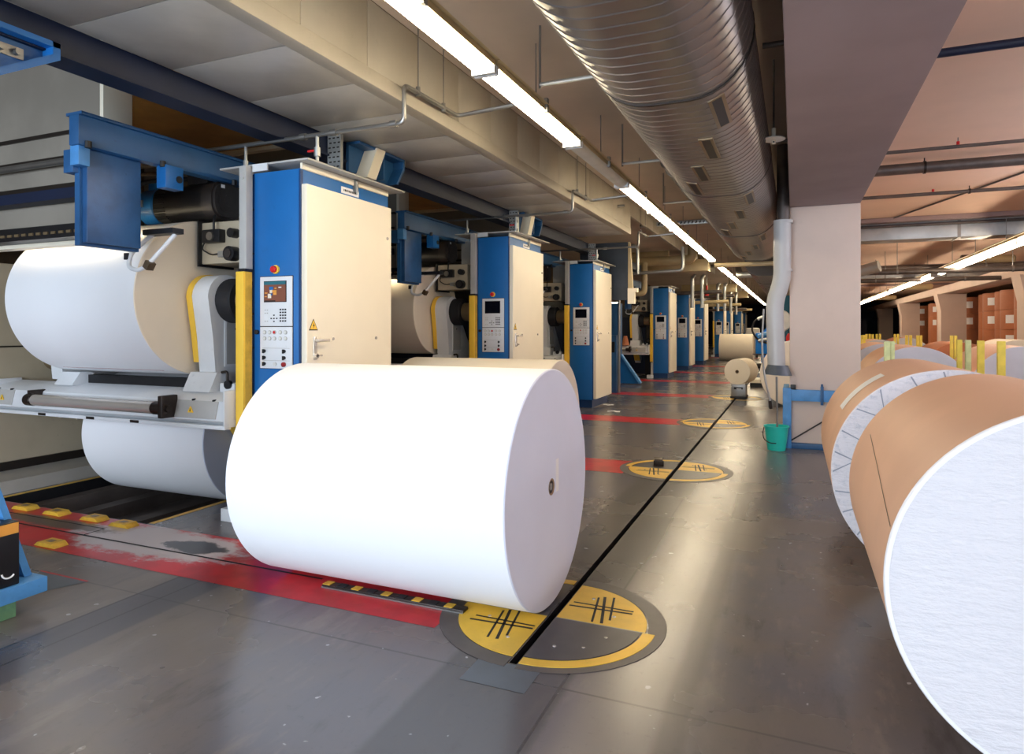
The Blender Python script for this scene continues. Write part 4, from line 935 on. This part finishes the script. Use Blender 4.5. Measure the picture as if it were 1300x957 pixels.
# hanging dark curtain at the end of the gallery
t = thing('curtain_panel', (-3.3, 12.0, 2.35), 'dark grey curtain panel hanging at the end of the gallery behind the third cabinet', 'curtain')
b = MB('curtain_dark'); b.box(-4.2, -3.16, 13.55, 13.6, 2.1, 3.3); b.build('sheet', t); b = MB('pipe_beige'); b.prism([(-3.16, 3.3), (-3.12, 3.3), (-3.05, 2.1), (-3.16, 2.1)], 'y', 13.54, 13.62); b.m('cream'); b.box(-3.16, -2.96, 13.5, 13.62, 2.26, 2.34); b.box(-3.16, -3.02, 13.5, 13.62, 2.02, 2.26); b.build('edge_rail', t)
b = MB('brown_grease'); b.m('red'); b.cyl((-2.95, 25.2, 2.84), (-2.95, 25.2, 3.1), .035, 12, .01); b.cyl((-2.95, 25.2, 2.72), (-2.95, 25.2, 2.84), .08, 12, .01); b.m('steel'); b.cyl((-2.95, 25.2, 3.08), (-2.95, 25.2, CZ - .002), .012, 8); tag(b.build('alarm_valve'), 'small red alarm valve above the fifth cabinet', 'valve')

# ------------------------------------------------------------------ extraction pipe at the column
t = thing('extraction_pipe', (-.17, 8.9, .96), 'grey vertical extraction pipe with a bend and flared collar beside the concrete column', 'pipe')
b = MB('pipe_grey'); b.tube([(-.135, 8.96, 2.86), (-.135, 8.96, 2.12), (-.225, 8.93, 1.83), (-.2, 8.9, 1.0)], .104, 24, .12, 8); b.lathe([(.1, 0), (.114, 0), (.114, .04), (.1, .04)], (-.125, 8.97, 2.82), (0, 0, 1), 24); b.lathe([(.1, 0), (.11, 0), (.11, .03), (.1, .03)], (-.125, 8.97, 2.22), (0, 0, 1), 24); b.build('pipe', t)
b = MB('pipe_dark'); b.cyl((-.125, 8.97, 2.86), (-.125, 8.97, 3.8), .075, 20); b.build('upper_pipe', t)
b = MB('plate_steel'); b.lathe([(.1, .12), (.12, .12), (.17, 0), (.16, 0), (.1, .1)], (-.19, 8.9, .93), (.05, .0, 1), 28); b.build('collar', t)
t = thing('ceiling_pendant', (-.16, 6.1, 3.1), 'small white disc on a rod hanging beside the concrete beam', 'pendant')
b = MB('clear_grey'); b.lathe([(0, .03), (.02, .03), (.09, .012), (.095, .004), (.09, 0), (0, -.005)], (-.16, 6.1, 3.12), (0, 0, 1), 28); b.build('disc', t)
b = MB('cream'); b.cyl((-.16, 6.1, 3.15), (-.16, 6.1, 3.22), .018, 12); b.m('steel'); b.cyl((-.16, 6.1, 3.2), (-.16, 6.1, 3.7), .008, 8); b.cyl((-.16, 6.1, 3.7), (-.16, 6.1, CZ - .002), .01, 8); b.build('rod', t)
b = MB('cream'); b.cyl((-.16, 6.1, 3.085), (-.16, 6.1, 3.12), .016, 12); b.m('black'); b.cyl((-.16, 6.0845, 3.1), (-.16, 6.083, 3.1), .008, 10); b.build('nozzle', t)
for yy in (5.0, 7.6): 
    b = MB('pipe_dark'); b.cyl((-.205, yy, 3.5), (-.055, yy, 3.5), .02, 10); tag(b.build('pipe_stub'), 'short dark pipe stub bridging the duct and the beam' + (' nearer the photographer' if yy < 6 else ' past the white disc'), 'pipe')

# blue guard frame on the column foot
t = thing('column_guard', (.3, 9.0, 0), 'blue steel guard frame with a diagonal rod around the foot of the column', 'guard frame')
b = MB('blue_light'); b.box(-.13, -.03, 9.0, 9.09, 0, .76, .006); b.build('upright', t)
b = MB('blue_light'); b.box(-.03, .8, 9.0, 9.07, .6, .74, .005); b.build('top_rail', t)
b = MB('blue_dark'); b.box(-.03, .8, 9.02, 9.08, .0, .07, .005); b.build('bottom_rail', t)
b = MB('blue_light'); b.box(-.13, -.06, 9.09, 9.9, .6, .74, .005); b.build('side_rail', t)
b = MB('blue_dark'); b.box(.3, .335, 8.98, 9.0, .56, .79, .004); b.cyl((.317, 8.99, .79), (.317, 8.99, .82), .012, 8); b.build('clamp', t)
b = MB('dark_steel'); b.cyl((-.04, 9.06, .09), (.5, 9.06, .47), .009, 8); b.build('diagonal_rod', t)
b = MB('black'); b.box(-.04, .02, 9.0, 9.06, .742, .8, .005); b.build('stop_block', t)
b = MB('blue_light'); b.box(.74, .8, 9.0, 9.07, 0, .6, .005); b.build('upright', t)

# bucket with a mop
t = thing('bucket', (-.2, 8.95, 0), 'teal plastic bucket on the floor beside the blue guard frame', 'bucket')
b = MB('teal'); b.lathe([(0, .01), (.095, .01), (.1, 0), (.105, 0), (.14, .285), (.15, .285), (.15, .3), (.132, .3), (.1, .02), (0, .02)], (-.2, 8.85, 0), (0, 0, 1), 32); b.build('pail', t)
b = MB('rubber'); b.tube([(-.345, 8.85, .27), (-.36, 8.83, .2), (-.345, 8.8, .13), (-.28, 8.72, .1), (-.2, 8.7, .1)], .006, 8, .04); b.build('handle', t)
t = thing('mop', (-.21, 8.85, .02), 'grey mop handle standing in the teal bucket', 'mop')
b = MB('steel'); b.cyl((-.19, 8.86, .08), (-.2, 8.93, .9), .013, 10); b.build('stick', t); b = MB('grey_paint'); b.lathe([(0, 0), (.06, 0), (.05, .1), (.015, .12), (0, .12)], (-.19, 8.86, .025), (0, 0, 1), 14); b.build('head', t)
t = thing('air_hose', (-.27, 8.9, .5), 'thin hose with a nozzle hanging from the extraction pipe collar', 'hose')
b = MB('galv'); b.tube([(-.35, 8.86, 1.75), (-.37, 8.84, 1.3), (-.34, 8.7, .95), (-.27, 8.7, .62)], .012, 8, .2); b.build('tube', t); b = MB('dark_steel'); b.cyl((-.27, 8.7, .62), (-.26, 8.7, .52), .02, 10, .004); b.build('nozzle', t)

# distant machines in the aisle
t = thing('baling_machine', (-.55, 27, 0), 'bright blue upright machine with a black hose loop at the end of the aisle', 'machine')
b = MB('machine_blue'); b.box(-1.35, -.75, 26.8, 27.4, .55, 1.35, .05); b.prism([(-1.1, 1.35), (-.75, 1.35), (-.75, 1.55), (-.95, 1.6)], 'y', 26.9, 27.3); b.build('body', t)
b = MB('machine_blue'); b.box(-1.15, -.78, 26.9, 27.3, .2, .55, .03); b.build('leg', t)
b = MB('dark_steel'); b.box(-1.32, -.7, 26.7, 27.4, 0, .2, .05); b.box(-1.45, -.95, 26.7, 26.8, .52, .56); b.build('foot', t)
b = MB('blue_light'); b.cyl((-1.25, 26.75, 1.2), (-.85, 26.75, 1.35), .09, 16, .02); b.m('galv'); b.cyl((-1.25, 26.72, 1.05), (-.9, 26.72, 1.12), .07, 16, .02); b.build('drum', t)
b = MB('rubber'); b.tube([(-.9, 26.7, .95), (-1.3, 26.7, 1.1), (-1.5, 26.7, 1.5), (-1.35, 26.7, 1.85), (-1.1, 26.7, 1.9), (-.95, 26.7, 1.7)], .035, 10, .3); b.build('hose', t)
b = MB('clear_grey'); b.cyl((-1.28, 26.72, 1.86), (-1.05, 26.72, 1.96), .06, 14, .02); b.build('head', t)
t = thing('grey_machine', (-2.3, 37, 0), 'small grey wheeled machine between the distant rolls', 'machine')
b = MB('galv'); b.m('grey_paint'); b.box(-2.35, -1.65, 36.8, 37.3, .45, 1.55, .1); b.build('housing', t); b = MB('black')
for x in (-2.2, -1.8): b.box(x - .06, x + .06, 36.9, 37.2, 0, .45)
b.build('wheel_base', t)
t = thing('teal_machine', (.1, 22, 0), 'teal machine with a round pale disc behind the extraction pipe', 'machine')
b = MB('teal_machine'); b.box(-.66, -.1, 22.4, 23.2, .8, 2.55, .05); b.box(-.6, -.2, 22.6, 23.1, 0, .8); b.build('body', t)
b = MB('clear_grey'); b.cyl((-.42, 22.3, 1.75), (-.42, 22.4, 1.75), .36, 40, .03); b.build('disc', t)
t = thing('fire_extinguisher', (-.17, 17, .9), 'red fire extinguisher on the far side of the extraction pipe', 'fire extinguisher'); t.location = (-.12, 20.7, .85)
b = MB('red'); b.lathe([(0, 0), (.07, 0), (.085, .02), (.085, .42), (.05, .5), (.03, .52), (0, .52)], (-.13, 20.65, .85), (0, 0, 1), 20); b.build('cylinder', t); b = MB('black'); b.box(-.15, -.11, 20.6, 20.7, 1.37, 1.45, .005); b.build('valve_head', t); b = MB('yellow'); b.cyl((-.13, 20.65, .9), (-.13, 20.65, .97), .0855, 20); b.build('label_band', t)

# ------------------------------------------------------------------ pipes and ducts over the rolls
def rpipe(y, z, r, m, lab, clips=()):
    t = thing('ceiling_pipe', (.75, y, z - r), lab, 'pipe', 'pipes crossing the pale ceiling')
    b = MB(m); b.cyl((.755, y, z), (XR - .01, y, z), r, 16); b.build('pipe', t)
    for x in clips:
        b = MB('dark_steel'); b.lathe([(r, -.015), (r + .012, -.015), (r + .012, .015), (r, .015)], (x, y, z), (1, 0, 0), 16); b.cyl((x, y, z + r), (x, y, CZ - .002), .007, 6); b.build('hanger', t)
    return t
rpipe(6.2, 3.7, .035, 'blue_navy', 'dark pipe crossing the pale ceiling, closest of the three')
t = rpipe(9.45, 3.7, .022, 'pipe_dark', 'thin pipe crossing the pale ceiling with a red capped rod', (3.4,))
b = MB('red'); b.cyl((1.82, 9.45, 3.72), (1.82, 9.45, 3.76), .018, 10); b.build('rod_cap', t); b = MB('steel'); b.cyl((1.82, 9.45, 3.76), (1.82, 9.45, CZ - .002), .006, 6); b.build('rod', t)
rpipe(10.4, 3.68, .075, 'pipe_dark', 'thick steel pipe crossing the pale ceiling', (1.62, 4.2))
t = rpipe(12.7, 3.72, .03, 'pipe_dark', 'slim pipe crossing the pale ceiling before the silver duct', (2.6,)); 
b = MB('red'); b.cyl((2.1, 12.7, 3.75), (2.1, 12.7, 3.79), .02, 10); b.build('rod_cap', t)
b = MB('pipe_dark'); b.cyl((1.9, 15.65, 3.79), (4.6, 7.0, 3.79), .015, 10); b.m('steel'); b.box(3.3, 3.4, 10.9, 11.1, 3.775, 3.805); tag(b.build('conduit'), 'thin conduit running diagonally over the pale ceiling', 'conduit')
def rduct(y, z0, z1, lab):
    t = thing('silver_duct', (6, y, z0), lab, 'duct')
    b = MB('galv'); b.box(.8, XR - .05, y, y + .6, z0, z1, .006); b.build('casing', t)
    for x in (3.1, 5.0, 7):
        b = MB('duct_seam'); b.m('steel'); b.box(x - .03, x + .03, y - .012, y + .61, z0 - .012, z1 + .003); b.build('flange', t)
    b = MB('pipe_dark'); b.cyl((.8, y - .08, z1 - .14), (XR - .1, y - .08, z1 - .14), .03, 12); b.build('conduit', t)
    return t
rduct(16.0, 3.38, 3.8, 'silver rectangular duct crossing behind the pale ceiling edge')
rduct(27.9, 3.38, 3.8, 'second silver rectangular duct, farther away over the brown rolls')
for yy, z in ((20, 3.0), (22.5, 3.3), (25, 3.1)):
    pipe([(.8, yy, z), (9, yy, z)], .07, 'pipe_dark', 'dark pipe crossing between the two silver ducts', grp='dark pipes between the silver ducts', hang=((2.5, yy, z), (5, yy, z)))
t = thing('round_duct', (1.6, 17.5, 3.0), 'shiny round duct end beside the column under the silver duct', 'duct')
b = MB('galv'); b.cyl((.8, 18.6, 2.75), (1.9, 18.2, 3.02), .14, 24, .01); b.build('tube', t); b = MB('duct_seam'); b.lathe([(.14, 0), (.16, 0), (.16, .04), (.14, .04)], (1.3, 18.42, 2.87), (1.1, -.4, .27), 24); b.build('clamp', t)
for i, (x, y, z) in enumerate(((5.6, 23.0, 3.5), (5.5, 34.6, 3.4), (5.5, 46, 3.4))):
    b = MB('pipe_beige'); b.cyl((x - .9, y, z), (x + .2, y, z), .13, 20, .03); b.m('brown_grease'); b.cyl((x - 1.1, y, z), (x - .9, y, z), .17, 20, .02); tag(b.build('ceiling_fan_unit'), ['tan round fan housing on top of the closest rear pillar', 'tan round fan housing on top of the second rear pillar', 'tan round fan housing on top of the third rear pillar'][i], 'fan', 'fan housings on the rear pillars')
b = MB('blue_navy'); b.box(1.5, 5.2, 58, 59, 0, 2.2); tag(b.build('storage_bin'), 'dark blue storage wall at the far end behind the stakes', 'bin')

# ------------------------------------------------------------------ light
w = bpy.data.worlds.new('World'); bpy.context.scene.world = w; w.use_nodes = True
bg = w.node_tree.nodes['Background']; bg.inputs[0].default_value = (.75, .86, 1, 1); bg.inputs[1].default_value = .6
def area(name, loc, rot, sx, sy, col, e):
    l = bpy.data.lights.new(name, 'AREA'); l.shape = 'RECTANGLE'; l.size = sx; l.size_y = sy; l.color = col; l.energy = e
    o = bpy.data.objects.new(name, l); C.objects.link(o); o.location = loc; o.rotation_euler = rot; return o
# daylight entering through each window of the wall behind the photographer
for i, (xa, xb) in enumerate(((-8.6, -5.0), (-4.4, -.8), (-.2, 3.4), (4.0, 7.6))):
    area('window_daylight', ((xa + xb) / 2, YN - .25, 1.82), (math.radians(90), 0, 0), xb - xa, 2.9, (.74, .86, 1), (130, 410, 70, 50)[i])

cam = bpy.data.cameras.new('camera'); co = bpy.data.objects.new('camera', cam); C.objects.link(co)
co.location = (0, 0, 1.5); th = math.atan(358 / 840.)
co.rotation_euler = (PI / 2, 0, th)
cam.sensor_width = 36; cam.sensor_fit = 'HORIZONTAL'; cam.lens = 36 * 840 / 1300.; cam.shift_y = -61 / 1300.; cam.clip_start = .05; cam.clip_end = 200
bpy.context.scene.camera = co
sc = bpy.context.scene
sc.view_settings.view_transform = 'Standard'; sc.view_settings.look = 'None'; sc.view_settings.exposure = .6; sc.view_settings.gamma = 1; sc.view_settings.use_curve_mapping = False
sc.cycles.use_denoising = True; sc.cycles.max_bounces = 6; sc.cycles.sample_clamp_indirect = 6
